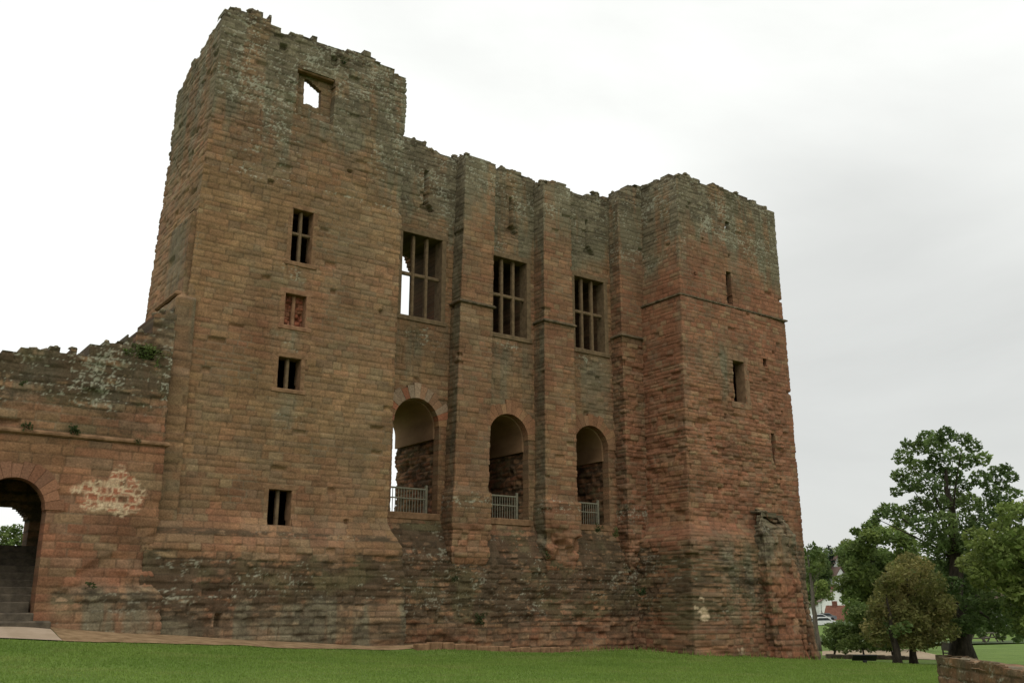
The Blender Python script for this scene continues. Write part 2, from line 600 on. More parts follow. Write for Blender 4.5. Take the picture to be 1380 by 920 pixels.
    if top and head:
        rs = np.random.default_rng(seed + 900)
        hgt = np.where(keep.any(0), nj - np.argmax(keep[::-1], axis=0), 0)
        uu, vv = np.meshgrid(np.arange(7) * 2 * np.pi / 7, np.linspace(-1.2, 1.2, 5), indexing='ij')
        ux_, uy_, uz_ = np.cos(uu) * np.cos(vv), np.sin(uu) * np.cos(vv), np.sin(vv)
        fq = np.array([(a_ * 5 + b_, ((a_ + 1) % 7) * 5 + b_, ((a_ + 1) % 7) * 5 + b_ + 1, a_ * 5 + b_ + 1) for a_ in range(7) for b_ in range(4)]
                      + [(0 + c_, 5 + c_, 10 + c_, 15 + c_) for c_ in (0, 4)] + [(15 + c_, 20 + c_, 25 + c_, 30 + c_) for c_ in (0, 4)] + [(0 + c_, 15 + c_, 30 + c_, 0 + c_) for c_ in ()])
        sp = 0.1
        while sp < s0[-1]:
            i_ = int(np.clip(np.searchsorted(cs, sp) - 1, 0, ni - 1))
            sp += rs.uniform(0.1, 0.34)
            if hgt[i_] == 0 or hgt[i_] >= nj or rs.random() < 0.3:
                continue
            nn_ = nrm[cellseg[i_]]
            p_ = V[hgt[i_], i_]
            inn = rs.uniform(0.05, 0.4)
            ra, rb, rc = rs.uniform(0.07, 0.17), rs.uniform(0.07, 0.16), rs.uniform(0.05, 0.1)
            an = rs.uniform(0, 3.14)
            wob_ = 1 + rs.uniform(-0.25, 0.2, ux_.shape)
            gx_, gy_ = ux_ * ra * wob_, uy_ * rb * wob_
            pv = np.stack([p_[0] - nn_[0] * inn + gx_ * np.cos(an) - gy_ * np.sin(an), p_[1] - nn_[1] * inn + gx_ * np.sin(an) + gy_ * np.cos(an), p_[2] + rc * 0.4 + uz_ * rc * wob_], -1).reshape(-1, 3)
            VV.append(pv)
            CC.append(np.tile(np.array([0.15, 0.12, 0.075]) * rs.uniform(0.6, 1.2), (35, 1)))
            FF.append(fq + base)
            base += 35
    # top edges
    up_k = np.vstack([keep[1:], np.zeros((1, ni), bool)])
    up_d = np.vstack([depth[1:], np.full((1, ni), cap)])
    m = keep & ~up_k
    j, i = np.nonzero(m)
    extrude(j + 1, i, j + 1, i + 1, j, i, up_d[j, i])
    dn_k = np.vstack([np.ones((1, ni), bool), keep[:-1]])
    dn_d = np.vstack([np.full((1, ni), cap), depth[:-1]])
    m = keep & ~dn_k
    j, i = np.nonzero(m)
    extrude(j, i, j, i + 1, j, i, dn_d[j, i])
    rt_k = np.hstack([keep[:, 1:], np.ones((nj, 1), bool)])
    rt_d = np.hstack([depth[:, 1:], np.full((nj, 1), cap)])
    m = keep & ~rt_k
    j, i = np.nonzero(m)
    extrude(j, i + 1, j + 1, i + 1, j, i, rt_d[j, i])
    lf_k = np.hstack([np.ones((nj, 1), bool), keep[:, :-1]])
    lf_d = np.hstack([np.full((nj, 1), cap), depth[:, :-1]])
    m = keep & ~lf_k
    j, i = np.nonzero(m)
    extrude(j, i, j + 1, i, j, i, lf_d[j, i])
    return mesh_np(name, np.concatenate(VV), np.concatenate(FF), np.concatenate(CC), mat, parent)


def lerp_top(pts):
    p = np.array(sorted(pts))
    return lambda s: np.interp(s, p[:, 0], p[:, 1])


def rect(x0, x1, z0, z1):
    return lambda S, Z: (S > x0) & (S < x1) & (Z > z0) & (Z < z1)


def arch_hole(xc, r, zb, zsp):
    return lambda S, Z: (Z > zb) & (((Z <= zsp) & (np.abs(S - xc) < r)) | ((Z > zsp) & ((S - xc) ** 2 + (Z - zsp) ** 2 < r * r)))


# ------------------------------------------------------------------ ground
ctrl = [(0, 0, -1.65), (0, -40, -1.7), (60, -40, -2.3), (-40, 0, -1.2), (-40, 30, -0.3), (-6, 25.2, -0.4), (30, 5, -2.0), (60, 5, -2.5),
        (4.5, 25.1, -0.45), (36, 33, -2.2), (80, 60, -2.7), (120, 60, -2.7), (60, 45, -2.55), (80, 20, -2.7), (44, 29, -2.38), (39, 24, -2.3),
        (30, 45, -2.0), (8, 40, -0.6), (150, 150, -2.7), (0, 120, -1.5), (200, 0, -2.8), (300, 200, -2.8), (-100, 100, 0.0), (14, 18.5, -1.35)]
for (u, v, y) in ((0, 858, 24.0), (80, 860, 24.2), (250, 865, 24.4), (400, 872.5, 24.7), (555, 878, 25.0), (700, 879, 25.8), (860, 876, 26.0),
                  (250, 859, 25.3), (410, 868, 25.3), (555, 872, 25.3), (915, 882, 25.5), (1040, 886, 25.3), (1110, 889, 24.6), (650, 876.5, 28), (780, 877, 28), (860, 875, 28)):
    ctrl.append(tuple(at(u, v, y)))
CT = np.array(ctrl)
_d = np.sqrt(((CT[:, None, :2] - CT[None, :, :2]) ** 2).sum(-1) + 0.6)
_n = len(CT)
_A = np.zeros((_n + 1, _n + 1))
_A[:_n, :_n] = -_d + np.eye(_n) * 0.05
_A[:_n, _n] = 1
_A[_n, :_n] = 1
_wt = np.linalg.solve(_A, np.concatenate([CT[:, 2], [0]]))


def gz(x, y):
    x = np.asarray(x, float)
    y = np.asarray(y, float)
    sh = x.shape
    P = np.stack([x.ravel(), y.ravel()], 1)
    out = np.full(len(P), _wt[_n])
    for k in range(_n):
        out += _wt[k] * -np.sqrt((P[:, 0] - CT[k, 0]) ** 2 + (P[:, 1] - CT[k, 1]) ** 2 + 0.6)
    r = np.hypot(P[:, 0], P[:, 1])
    f = sst(110, 260, r)
    out = np.clip(out, -3.2, 2.0) * (1 - f) + -2.8 * f
    return out.reshape(sh)


def g1(x, y):
    return float(gz(np.array([x]), np.array([y]))[0])


def on_ground(u, v):
    """where the line of sight through a surveyed point meets the lawn"""
    r = ray(u, v)
    lo, hi = 4.0, 400.0
    t = np.linspace(4, 300, 3000)
    P = r[None, :] * t[:, None] / math.hypot(r[0], r[1])
    h = P[:, 2] - gz(P[:, 0], P[:, 1])
    k = np.argmax(h < 0)
    return P[k] if h[k] < 0 else P[-1]


def axis(lo, hi, c0, c1, fine):
    a = list(np.arange(c0, c1, fine))
    st, x = fine, c1
    while x < hi:
        a.append(x)
        st *= 1.25
        x += st
    a.append(hi)
    st, x = fine, c0 - fine
    b = []
    while x > lo:
        b.append(x)
        st *= 1.25
        x -= st
    b.append(lo)
    return np.array(b[::-1] + a)


def grid_mesh(name, xs, ys, zf, mat):
    Xg, Yg = np.meshgrid(xs, ys)
    Zg = zf(Xg, Yg)
    V = np.stack([Xg, Yg, Zg], -1).reshape(-1, 3)
    n = len(xs)
    idx = np.arange(len(V)).reshape(len(ys), n)
    F = np.stack([idx[:-1, :-1], idx[:-1, 1:], idx[1:, 1:], idx[1:, :-1]], -1).reshape(-1, 4)
    return mesh_np(name, V, F, None, mat)


def lawn_mat():
    m = mat_noise('mown_lawn', (0.08, 0.132, 0.02), (0.132, 0.192, 0.036), 0.55, 0.95, 0.5, 38, lo=0.3, hi=0.72)
    t = m.node_tree
    b = t.nodes['Principled BSDF']
    src = b.inputs['Base Color'].links[0].from_socket
    c = t.nodes.new('ShaderNodeTexCoord')
    n = t.nodes.new('ShaderNodeTexNoise')
    n.inputs['Scale'].default_value = 9
    n.inputs['Detail'].default_value = 7
    n.inputs['Roughness'].default_value = 0.7
    t.links.new(c.outputs['Object'], n.inputs['Vector'])
    r = t.nodes.new('ShaderNodeMapRange')
    r.inputs['From Min'].default_value = 0.3
    r.inputs['From Max'].default_value = 0.7
    r.inputs['To Min'].default_value = 0.7
    r.inputs['To Max'].default_value = 1.3
    t.links.new(n.outputs['Fac'], r.inputs['Value'])
    s = t.nodes.new('ShaderNodeVectorMath')
    s.operation = 'SCALE'
    t.links.new(src, s.inputs[0])
    t.links.new(r.outputs['Result'], s.inputs['Scale'])
    t.links.new(s.outputs['Vector'], b.inputs['Base Color'])
    return m


M_LAWN = lawn_mat()
ground = grid_mesh('lawn', axis(-1500, 1500, -12, 60, 0.6), axis(-600, 1800, -4, 50, 0.6), gz, M_LAWN)
tag(ground, kind='structure')


def hill_z(x, y):
    # a low wooded rise far beyond the lawn, seen over the village
    a = np.arctan2(y, x)
    r = np.hypot(x, y)
    h = 20 * sst(255, 420, r) * sst(math.radians(8), math.radians(28), a) * (1 - sst(math.radians(60), math.radians(95), a))
    return -4.2 + h + 2.5 * fbm(x * 0.02, y * 0.02, 4, 3)


M_HILL = mat_noise('far_grass', (0.035, 0.055, 0.018), (0.07, 0.1, 0.03), 0.05, 0.95, 0.2, 2)
tag(grid_mesh('hill', np.linspace(60, 700, 60), np.linspace(40, 700, 60), hill_z, M_HILL), kind='structure')


def sheet(name, outline, mat, lift, n=2, sub=0.25):
    """thin ground covering: a fan-free grid clipped to an outline in plan, draped over the lawn"""
    P = np.array(outline)
    xs = np.arange(P[:, 0].min(), P[:, 0].max() + sub, sub)
    ys = np.arange(P[:, 1].min(), P[:, 1].max() + sub, sub)
    bm = bmesh.new()
    f = bm.faces.new([bm.verts.new((p[0], p[1], 0)) for p in outline])
    for x in xs[1:-1]:
        g = bm.verts[:] + bm.edges[:] + bm.faces[:]
        bmesh.ops.bisect_plane(bm, geom=g, plane_co=(x, 0, 0), plane_no=(1, 0, 0))
    for y in ys[1:-1]:
        g = bm.verts[:] + bm.edges[:] + bm.faces[:]
        bmesh.ops.bisect_plane(bm, geom=g, plane_co=(0, y, 0), plane_no=(0, 1, 0))
    vx = np.array([v.co.x for v in bm.verts])
    vy = np.array([v.co.y for v in bm.verts])
    z = gz(vx, vy) + lift
    for v, q in zip(bm.verts, z):
        v.co.z = q
    bmesh.ops.recalc_face_normals(bm, faces=bm.faces)
    me = bpy.data.meshes.new(name)
    bm.to_mesh(me)
    bm.free()
    me.materials.append(mat)
    o = bpy.data.objects.new(name, me)
    COL.objects.link(o)
    tag(o, kind='structure')
    return o


M_SOIL = mat_noise('bare_gravelly_soil', (0.19, 0.12, 0.06), (0.33, 0.22, 0.12), 3.0, 0.95, 0.6, 60)
M_PATH = mat_noise('pinkish_path', (0.33, 0.25, 0.17), (0.43, 0.33, 0.24), 2.0, 0.95, 0.3, 60)
M_GRAVEL = mat_noise('pale_gravel', (0.27, 0.2, 0.13), (0.38, 0.3, 0.2), 2.0, 0.95, 0.4, 40)


def wob(pts, amp, seed, step=0.35):
    out = []
    rng = random.Random(seed)
    for a, b in zip(pts[:-1], pts[1:]):
        n = max(1, int(math.hypot(b[0] - a[0], b[1] - a[1]) / step))
        for k in range(n):
            t = k / n
            out.append((a[0] + (b[0] - a[0]) * t + rng.uniform(-amp, amp), a[1] + (b[1] - a[1]) * t + rng.uniform(-amp, amp)))
    out.append(pts[-1])
    return out


edge = [(5.1, 23.75), (6.2, 23.8), (8.3, 23.95), (9.4, 24.35), (10.2, 24.2), (11.5, 24.5), (13.0, 24.9), (15.2, 25.25)]
sheet('bare_soil', wob(edge, 0.06, 3) + [(15.2, 25.9), (5.1, 25.9)], M_SOIL, 0.02)
sheet('path', [(-8, 23.5), (5.05, 23.75), (5.05, 25.9), (-8, 25.9)], M_PATH, 0.03)
bed = [(15.2, 25.55), (17, 26.1), (19, 26.6), (21, 26.4), (23.5, 26.35), (26.4, 26.0)]
sheet('gravel_bed', wob(bed, 0.07, 5) + [(26.4, 28.9), (15.2, 28.9)], M_SOIL, 0.02)

# ------------------------------------------------------------------ the keep
keep_root = empty('castle_keep', (21, 29, -1.4))
tag(keep_root, 'tall roofless red sandstone castle keep with two corner towers and arched openings', 'castle')
gate_root = empty('ruined_wall', (3, 26.5, -0.4))
tag(gate_root, 'low broken sandstone wall with an arched doorway joined to the keep', 'ruined wall')


def window(parent, x0, x1, z0, z1, yface, ml, tr=None, frame=0.15, set_in=0.14, mw=0.1, mat=M_TRIM, label=None, jdep=0.34):
    """stone surround, mullions and transom of one opening"""
    m = MB()
    f = frame
    yp = yface - 0.006
    m.box(x0 - f, x0 + 0.02, yp, yface + jdep, z0 - 0.01, z1 + 0.01, 0.015)
    m.box(x1 - 0.02, x1 + f, yp, yface + jdep, z0 - 0.01, z1 + 0.01, 0.015)
    m.box(x0 - f - 0.06, x1 + f + 0.06, yp - 0.004, yface + jdep, z1 - 0.012, z1 + f * 1.15, 0.015)
    m.box(x0 - f - 0.04, x1 + f + 0.04, yp - 0.03, yface + jdep, z0 - f, z0 + 0.012, 0.02)
    o = m.build('window', mat, parent)
    m = MB()
    n = ml + 1
    for k in range(1, n):
        xm = x0 + (x1 - x0) * k / n
        m.box(xm - mw / 2, xm + mw / 2, yface + set_in, yface + set_in + 0.17, z0, z1, 0.03)
    m.build('mullion', M_DARKTRIM if mat is not M_PINK else M_PINK, o)
    if tr:
        m = MB()
        for k in range(n):
            xa = x0 + (x1 - x0) * k / n + (mw / 2 if k else 0) - 0.02
            xb = x0 + (x1 - x0) * (k + 1) / n - (mw / 2 if k < n - 1 else 0) + 0.02
            m.box(xa, xb, yface + set_in + 0.02, yface + set_in + 0.15, tr - mw * 0.5, tr + mw * 0.5, 0.025)
        m.build('transom', M_DARKTRIM, o)
    if label:
        o['label'] = label
    return o


def string_course(parent, pts, z, mat=M_STRING, hh=0.16, pr=0.09, seed=0):
    """moulded band along plan points (outward = right of travel), with chipped edge"""
    rng = np.random.default_rng(seed)
    P = np.array(pts, float)
    seg = np.diff(P, axis=0)
    ln = np.linalg.norm(seg, axis=1)
    nrm = np.stack([seg[:, 1], -seg[:, 0]], 1) / ln[:, None]
    rows, cols = [], []
    for k in range(len(seg)):
        n = max(1, int(ln[k] / 0.12))
        for q in np.arange(n + (k == len(seg) - 1)) / n:
            mv = nrm[k]
            if q == 0 and k > 0:
                mv = (nrm[k - 1] + nrm[k]) / (1 + nrm[k - 1] @ nrm[k])
            p = P[k] + seg[k] * q
            w_ = rng.uniform(0.75, 1.05)
            prof = [(-0.25, hh * 0.5), (0.0, hh * 0.5), (pr * w_, hh * rng.uniform(0.05, 0.15)), (pr * w_, -hh * 0.25), (0.01, -hh * 0.5), (-0.25, -hh * 0.5)]
            rows.append([(p[0] + mv[0] * a, p[1] + mv[1] * a, z + c) for a, c in prof])
    R = np.array(rows)
    n, m = R.shape[:2]
    idx = np.arange(n * m).reshape(n, m)
    F = np.stack([idx[:-1], idx[1:], np.roll(idx[1:], -1, 1), np.roll(idx[:-1], -1, 1)], -1).reshape(-1, 4)
    return mesh_np('string_course', R.reshape(-1, 3), F, None, mat, parent, smooth=False)


def arch_ring(parent, xc, zsp, r, thick, yface, n, seed, proud=0.012, depth=0.3, a0=0.0, a1=math.pi, pal=None):
    """voussoirs, each its own stone tone"""
    rng = np.random.default_rng(seed)
    V, F, C = [], [], []
    for k in range(n):
        ta = a0 + (a1 - a0) * k / n + 0.005
        tb = a0 + (a1 - a0) * (k + 1) / n - 0.005
        ro = r + thick * rng.uniform(0.7, 1.1)
        yf = yface - proud - rng.uniform(0, 0.012)
        c = np.array(pal[rng.integers(len(pal))]) * rng.uniform(0.8, 1.15)
        st = 4
        b0 = len(V)
        for q in range(st + 1):
            t = ta + (tb - ta) * q / st
            for (rr, yy) in ((r - 0.03, yf), (ro, yf), (ro, yf + depth), (r - 0.03, yf + depth)):
                V.append((xc + rr * math.cos(t), yy, zsp + rr * math.sin(t)))
                C.append(c)
        for q in range(st):
            for e in range(4):
                i = b0 + q * 4
                F.append((i + e, i + (e + 1) % 4, i + 4 + (e + 1) % 4, i + 4 + e))
        F.append((b0, b0 + 1, b0 + 2, b0 + 3))
        i = b0 + st * 4
        F.append((i, i + 1, i + 2, i + 3))
    return mesh_np('arch', V, F, np.array(C), M_STONE, parent, smooth=False)


DULL = [(0.25, 0.125, 0.066), (0.24, 0.135, 0.07), (0.225, 0.115, 0.062), (0.235, 0.13, 0.072)]
REDS = [(0.27, 0.11, 0.06), (0.25, 0.14, 0.08), (0.31, 0.225, 0.15), (0.29, 0.2, 0.13), (0.23, 0.1, 0.06), (0.27, 0.15, 0.075)]

# ---- left corner tower -------------------------------------------------------
LT_A = [(7.60, 30.4), (7.60, YF), (14.36, YF), (14.36, 30.4)]
LT_B = [(8.06, 30.4), (8.06, YF), (14.60, YF), (14.60, 30.4)]
F0 = 30.4 - YF                     # arclength where the front begins; S - F0 + 7.6 ~ x on the front


def lx(S, Z):                       # x on the front of the left tower
    fz = np.clip((Z - 1.95) / (17.8 - 1.95), -0.2, 1.2)
    xa = 7.6 + (S - F0)
    xb = 8.06 + (S - F0) * (6.54 / 6.76)
    return xa * (1 - fz) + xb * fz


def lt_hole(x0, x1, z0, z1):
    return lambda S, Z: (lx(S, Z) > x0) & (lx(S, Z) < x1) & (Z > z0) & (Z < z1) & (S > F0) & (S < F0 + 6.76)


lt_front_top = [(8.07, 17.6), (8.2, 17.86), (8.44, 18.03), (8.6, 17.98), (9.2, 18.12), (9.36, 18.02), (9.61, 18.04), (9.8, 17.83), (10.5, 17.79), (10.9, 17.88),
                (11.47, 17.94), (11.64, 17.8), (12.12, 17.8), (12.69, 18.0), (13.33, 18.1), (13.55, 17.9), (14.59, 17.72)]


def lt_top(s):
    left = np.interp(s, [0, 0.9, 1.4, 2.5, 3.4, F0], [16.9, 17.1, 17.3, 17.35, 17.55, 17.6])
    xf = 8.06 + (s - F0) * (6.54 / 6.76)
    p = np.array(lt_front_top)
    front = np.interp(xf, p[:, 0], p[:, 1])
    right = np.interp(s, [F0 + 6.76, F0 + 8, F0 + 11], [17.7, 17.3, 16.6])
    return np.where(s < F0, left, np.where(s < F0 + 6.76, front, np.minimum(right, np.where(s > F0 + 11.2, 16.8, 99))))


def lt_off(S, Z):
    o = 0.40 * (1 - sst(1.45, 2.6, Z)) + 0.05 * np.clip(1.4 - Z, 0, 4)
    return o * ((S > F0 - 0.6)).astype(float) + 0.02 * (Z < 12.55)


def lt_tint(S, Z):
    n1 = fbm(S * 0.5, Z * 0.35, 201, 3)
    topm = sst(11.5, 16.5, Z + (n1 - 0.5) * 4)
    base = 1 - sst(1.1, 1.55, Z + (fbm(S * 1.2, Z * 1.5, 203, 4) - 0.5) * 0.9) + 0.7 * np.exp(-((Z - 1.95) / 0.07) ** 2)
    foot = 1 - sst(-0.5, 0.0, Z + (fbm(S * 0.9, Z, 204, 3) - 0.5) * 1.2 - 0.06 * (S - F0))
    side = (S < F0).astype(float)
    band = np.exp(-((Z - 12.65) / 0.14) ** 2)
    wstain = sum(np.exp(-((lx(S, Z) - 11.0) / 0.5) ** 2 - ((Z - zc) / 0.6) ** 2) for zc in (9.6, 5.6, 7.7)) * (1 - side)
    return dict(red=0.26 + 0.30 * sst(5.0, 1.5, Z) + 0.3 * side * sst(17, 11, Z) + 0.1 * foot,
                grey=0.95 * topm * (1 - 0.55 * side) + 0.10 + 0.35 * wstain + 0.45 * foot,
                moss=1.5 * base * (1 - 0.68 * foot) + 0.32 * topm + 0.6 * sst(17.4, 18, Z) + 0.10,
                lich=np.clip(0.8 * topm * (1 - 0.6 * side) + 0.34 * base * (1 - foot) + 0.6 * band * (1 - side) + 0.5 * wstain, 0, 1))


def lt_recess(S, Z):
    x = lx(S, Z)
    fr = (S > F0)
    r = 0.0
    for (a, b, c, d, dep) in ((9.86, 10.08, 12.4, 12.55, 0.12), (11.72, 11.95, 17.15, 17.5, 0.18), (9.95, 10.2, 17.0, 17.3, 0.15), (13.8, 13.95, 9.0, 9.12, 0.08),
                              (12.5, 12.66, 13.5, 13.62, 0.12), (9.1, 9.3, -0.5, -0.15, 0.25), (12.9, 13.05, 2.35, 2.5, 0.1)):
        r = r + dep * ((x > a) & (x < b) & (Z > c) & (Z < d) & fr)
    return r


LTW = [(10.72, 11.43, 10.10, 11.83), (10.65, 11.36, 8.08, 9.09), (10.56, 11.31, 6.15, 7.12), (10.53, 11.26, 2.22, 3.24)]
holes = [(lt_hole(a, b, c, d), 0.45) for a, b, c, d in LTW] + [(lt_hole(10.62, 11.91, 15.04, 16.66), 0.3)]
lt = wall('corner_tower', LT_A, LT_B, -1.7, 18.4, parent=keep_root, seed=11, top=lt_top, off=lt_off, holes=holes, recess=lt_recess,
          ero=lambda S, Z: 0.12 + 0.6 * sst(2.2, 1.2, Z) + 0.55 * sst(11.5, 13, Z) * fbm(S * 0.6, Z * 0.6, 77, 2) + 0.25 * (S < F0) + 0.35 * sst(9.5, 12, Z) * sst(10.5, 14, S),
          tint=lt_tint, zA=1.95, zB=17.8, closed=True, segds=[0.06, 0.036, 0.12, 0.15], dz=0.034, cap=0.6, course=(0.14, 0.24), length=(0.22, 0.58))
lt['label'] = 'tall left corner tower with five small windows'
w1 = window(lt, *LTW[0], YF, 1, 11.08, frame=0.13, mw=0.095)
w2 = window(lt, *LTW[1], YF, 1, None, frame=0.13, mw=0.11, mat=M_PINK, label='window blocked with red rubble')
w3 = window(lt, *LTW[2], YF, 1, None, frame=0.12, mw=0.1)
w4 = window(lt, *LTW[3], YF, 1, None, frame=0.12, mw=0.1)
wall('infill', [(10.6, YF + 0.2), (11.4, YF + 0.2)], None, 8.0, 9.15, parent=w2, seed=91, ero=lambda S, Z: np.full_like(S, 1.6), tint=lambda S, Z: dict(red=1.0, lich=0.2), paint=lambda S, Z, b, C: C * np.array([1.25, 0.9, 0.95]),
     ds=0.03, dz=0.03, course=(0.07, 0.15), length=(0.08, 0.22))
# unseen floors added to keep the tower rooms dark; the thick lining wall behind the topmost opening
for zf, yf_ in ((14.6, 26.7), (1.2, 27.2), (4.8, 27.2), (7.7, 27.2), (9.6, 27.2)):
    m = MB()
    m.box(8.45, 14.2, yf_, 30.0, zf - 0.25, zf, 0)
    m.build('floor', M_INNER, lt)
wall('lining', [(9.8, 26.50), (14.1, 26.50)], None, 14.62, 17.6, parent=lt, seed=23, ds=0.04, dz=0.034, cap=0.35,
     holes=[(lambda S, Z: (S > 1.16) & (S < 1.78) & (Z > 15.58 + 0.09 * vn(S * 7, Z * 0, 3)) & (Z < 16.52) & ((S - 1.16) * 0.55 + (Z - 15.58) < 1.02), 0.2)],
     tint=lambda S, Z: dict(red=0.25, moss=0.1, grey=0.7, lich=0.4), ero=lambda S, Z: np.full_like(S, 0.5))
m = MB()
m.box(10.5, 12.05, 26.27, 26.48, 16.6, 16.8, 0.02)
m.build('lintel', M_TRIM, lt)
# clasping strip on the left flank
wall('clasping_buttress', [(7.5, 28.1), (7.5, YF + 0.05), (8.0, YF + 0.05)], [(7.68, 28.1), (7.68, YF + 0.05), (8.0, YF + 0.05)], -0.5, 11.2, parent=lt, seed=29, cap=0.5, zA=2, zB=11.2,
     tint=lambda S, Z: dict(red=0.25, grey=0.3, moss=0.3 + 0.5 * sst(10.6, 11.2, Z)), ds=0.06, dz=0.05, off=lambda S, Z: 0.18 * sst(8.5, 8.3, Z) - 0.25 * sst(10.9, 11.25, Z))
string_course(lt, [(7.5, 28.2), (7.5, YF + 0.14), (7.75, YF + 0.14)], 8.5, mat=M_TRIM, seed=3, hh=0.16, pr=0.07)

# ---- right corner tower ------------------------------------------------------
RT_A = [(27.40, 29.3), (27.40, YF), (34.10, YF), (34.10, 34.0), (27.40, 34.0)]
RT_B = [(27.60, 29.3), (27.60, YF), (33.94, YF), (33.94, 34.0), (27.60, 34.0)]
R0 = 29.3 - YF
RL = 6.70


def rx(S, Z):
    fz = np.clip((Z - 3.3) / (17.6 - 3.3), -0.3, 1.2)
    return (27.40 + (S - R0)) * (1 - fz) + (27.6 + (S - R0) * 6.34 / RL) * fz


rt_front = [(27.6, 17.7), (27.74, 17.82), (27.96, 17.76), (28.64, 17.8), (29.32, 17.72), (30.48, 17.88), (31.21, 17.74), (32.95, 17.7), (33.94, 17.5)]


def rt_top(s):
    left = np.interp(s, [0, 1.4, 2.0, 2.25, R0], [17.75, 17.84, 17.8, 17.9, 17.68])
    p = np.array(rt_front)
    fr = np.interp(27.6 + (s - R0) * 6.34 / RL, p[:, 0], p[:, 1])
    return np.where(s < R0, left, np.where(s < R0 + RL, fr, 17.4))


def rt_off(S, Z):
    lift = 0.45 * (1 - sst(2.35, 3.3, Z)) + 0.05 * np.clip(2.3 - Z, 0, 5)
    return (lift * 1.15 + 0.10 * (1 - sst(12.18, 12.3, Z))) * sst(R0 + RL - 0.05, R0 + RL - 1.6, S)+ 0.04 * (Z < 12.25)


def rt_tint(S, Z):
    x = rx(S, Z)
    n1 = fbm(S * 0.5, Z * 0.35, 301, 3)
    topm = sst(12.5, 17.0, Z + (n1 - 0.5) * 4)
    side = (S < R0).astype(float)
    base = (1 - sst(1.6, 3.0, Z + (fbm(S * 0.7, Z * 0.7, 303, 3) - 0.5) * 1.6))
    foot = 1 - sst(-0.9, 0.2, Z + (fbm(S * 0.9, Z, 304, 3) - 0.5) * 1.0)
    pale = np.exp(-((x - 29.6) / 1.1) ** 2 - ((Z - 9.5) / 0.9) ** 2) * (1 - side)
    quoin = np.exp(-((S - R0) / 0.22) ** 2) * (Z < 12)
    return dict(red=0.95 - 0.6 * topm - 0.4 * base * (1 - 0.5 * foot) - 0.3 * pale,
                grey=0.95 * topm + 0.05 + 0.6 * pale + 0.35 * base * (1 - foot) * (1 - side) + 0.5 * quoin * fbm(S, Z * 0.5, 307, 3),
                moss=1.15 * base * (1 - 0.7 * foot) * (0.6 + 0.4 * side) + 0.4 * topm + 0.6 * sst(17.2, 17.7, Z) + 0.05,
                lich=np.clip(0.85 * topm + 0.25 * base * (1 - foot), 0, 1))


def rt_recess(S, Z):
    x = rx(S, Z)
    fr = (S > R0)
    r = np.zeros_like(S)
    for (a, b, c, d, dep) in (
                              (32.9, 33.05, 10.6, 10.7, 0.1), (29.0, 29.12, 15.0, 15.1, 0.12), (30.6, 30.72, 14.6, 14.72, 0.1), (33.3, 33.42, 7.9, 8.1, 0.12),
                              (29.6, 29.75, 7.4, 7.6, 0.1), (28.4, 28.5, 13.3, 13.42, 0.1), (32.9, 33.0, 5.0, 5.2, 0.15)):
        wv = 0.05 * (fbm(S * 3, Z * 3, 311, 2) - 0.5)
        r = r + dep * ((x + wv > a) & (x + wv < b) & (Z + wv > c) & (Z + wv < d) & fr)
    # crumbled patch low on the front
    r = r + 0.14 * sst(0.5, 0.66, fbm(x * 0.6, Z * 0.7, 313, 4)) * sst(33.6, 32.8, x) * np.exp(-((Z - 5.6) / 2.6) ** 2) * fr
    r = r + 0.12 * np.exp(-((x - 28.6) / 0.35) ** 2 - ((Z + 0.1) / 0.5) ** 2) * fr
    return r


def rt_paint(S, Z, b, C):
    x = rx(S, Z)
    nz_ = fbm(S * 3, Z * 3, 317, 4)
    k = sst(0.50, 0.58, nz_ + 0.28 * (np.exp(-((x - 27.68) / 0.15) ** 2 - ((Z + 0.3) / 0.34) ** 2) - 0.72)) * (np.exp(-((x - 27.68) / 0.28) ** 2 - ((Z + 0.3) / 0.6) ** 2) > 0.2)
    k2 = 0.6 * sst(0.5, 0.6, nz_) * np.exp(-((x - 29.0) / 0.5) ** 2 - ((Z + 1.5) / 0.15) ** 2)
    k = np.clip(k + k2, 0, 0.9)[..., None] * (S > R0)[..., None]
    return C * (1 - k) + np.array([0.5, 0.38, 0.24]) * k


rt_win = (30.30, 31.0, 8.15, 9.92)
rt = wall('corner_tower', RT_A, RT_B, -2.6, 18.2, parent=keep_root, seed=37, top=rt_top, off=rt_off, recess=rt_recess, paint=rt_paint,
          holes=[((lambda S, Z: (rx(S, Z) > rt_win[0]) & (rx(S, Z) < rt_win[1]) & (Z > rt_win[2]) & (Z < rt_win[3]) & (S > R0) & (S < R0 + RL)), 0.32)] + [((lambda S, Z, q=q: (rx(S, Z) + 0.06 * (vn(S * 5, Z * 5, 7) - 0.5) > q[0]) & (rx(S, Z) + 0.06 * (vn(S * 5, Z * 5, 9) - 0.5) < q[1]) & (Z > q[2]) & (Z < q[3]) & (S > R0) & (S < R0 + RL)), 0.25)
                   for q in ((30.50, 30.80, 15.85, 16.25), (30.36, 30.70, 12.42, 13.90), (32.24, 32.50, 9.95, 10.27), (32.48, 32.76, 5.78, 7.1))],
          ero=lambda S, Z: (0.18 + 0.55 * np.exp(-((Z - 6.0) / 3.0) ** 2) + 0.5 * sst(3.2, 2.0, Z) + 0.2 * sst(12, 9, Z)) * (1 - 0.75 * sst(R0 + RL - 1.0, R0 + RL - 0.2, S)),
          tint=rt_tint, zA=3.3, zB=17.6, segds=[0.05, 0.04, 0.15, 0.3, 0.3], dz=0.034, cap=0.6, closed=True, course=(0.13, 0.22), length=(0.17, 0.5))
rt['label'] = 'right corner tower with narrow slits and one plain window'
m = MB()
x0, x1, z0, z1 = rt_win
yo = YF - 0.1
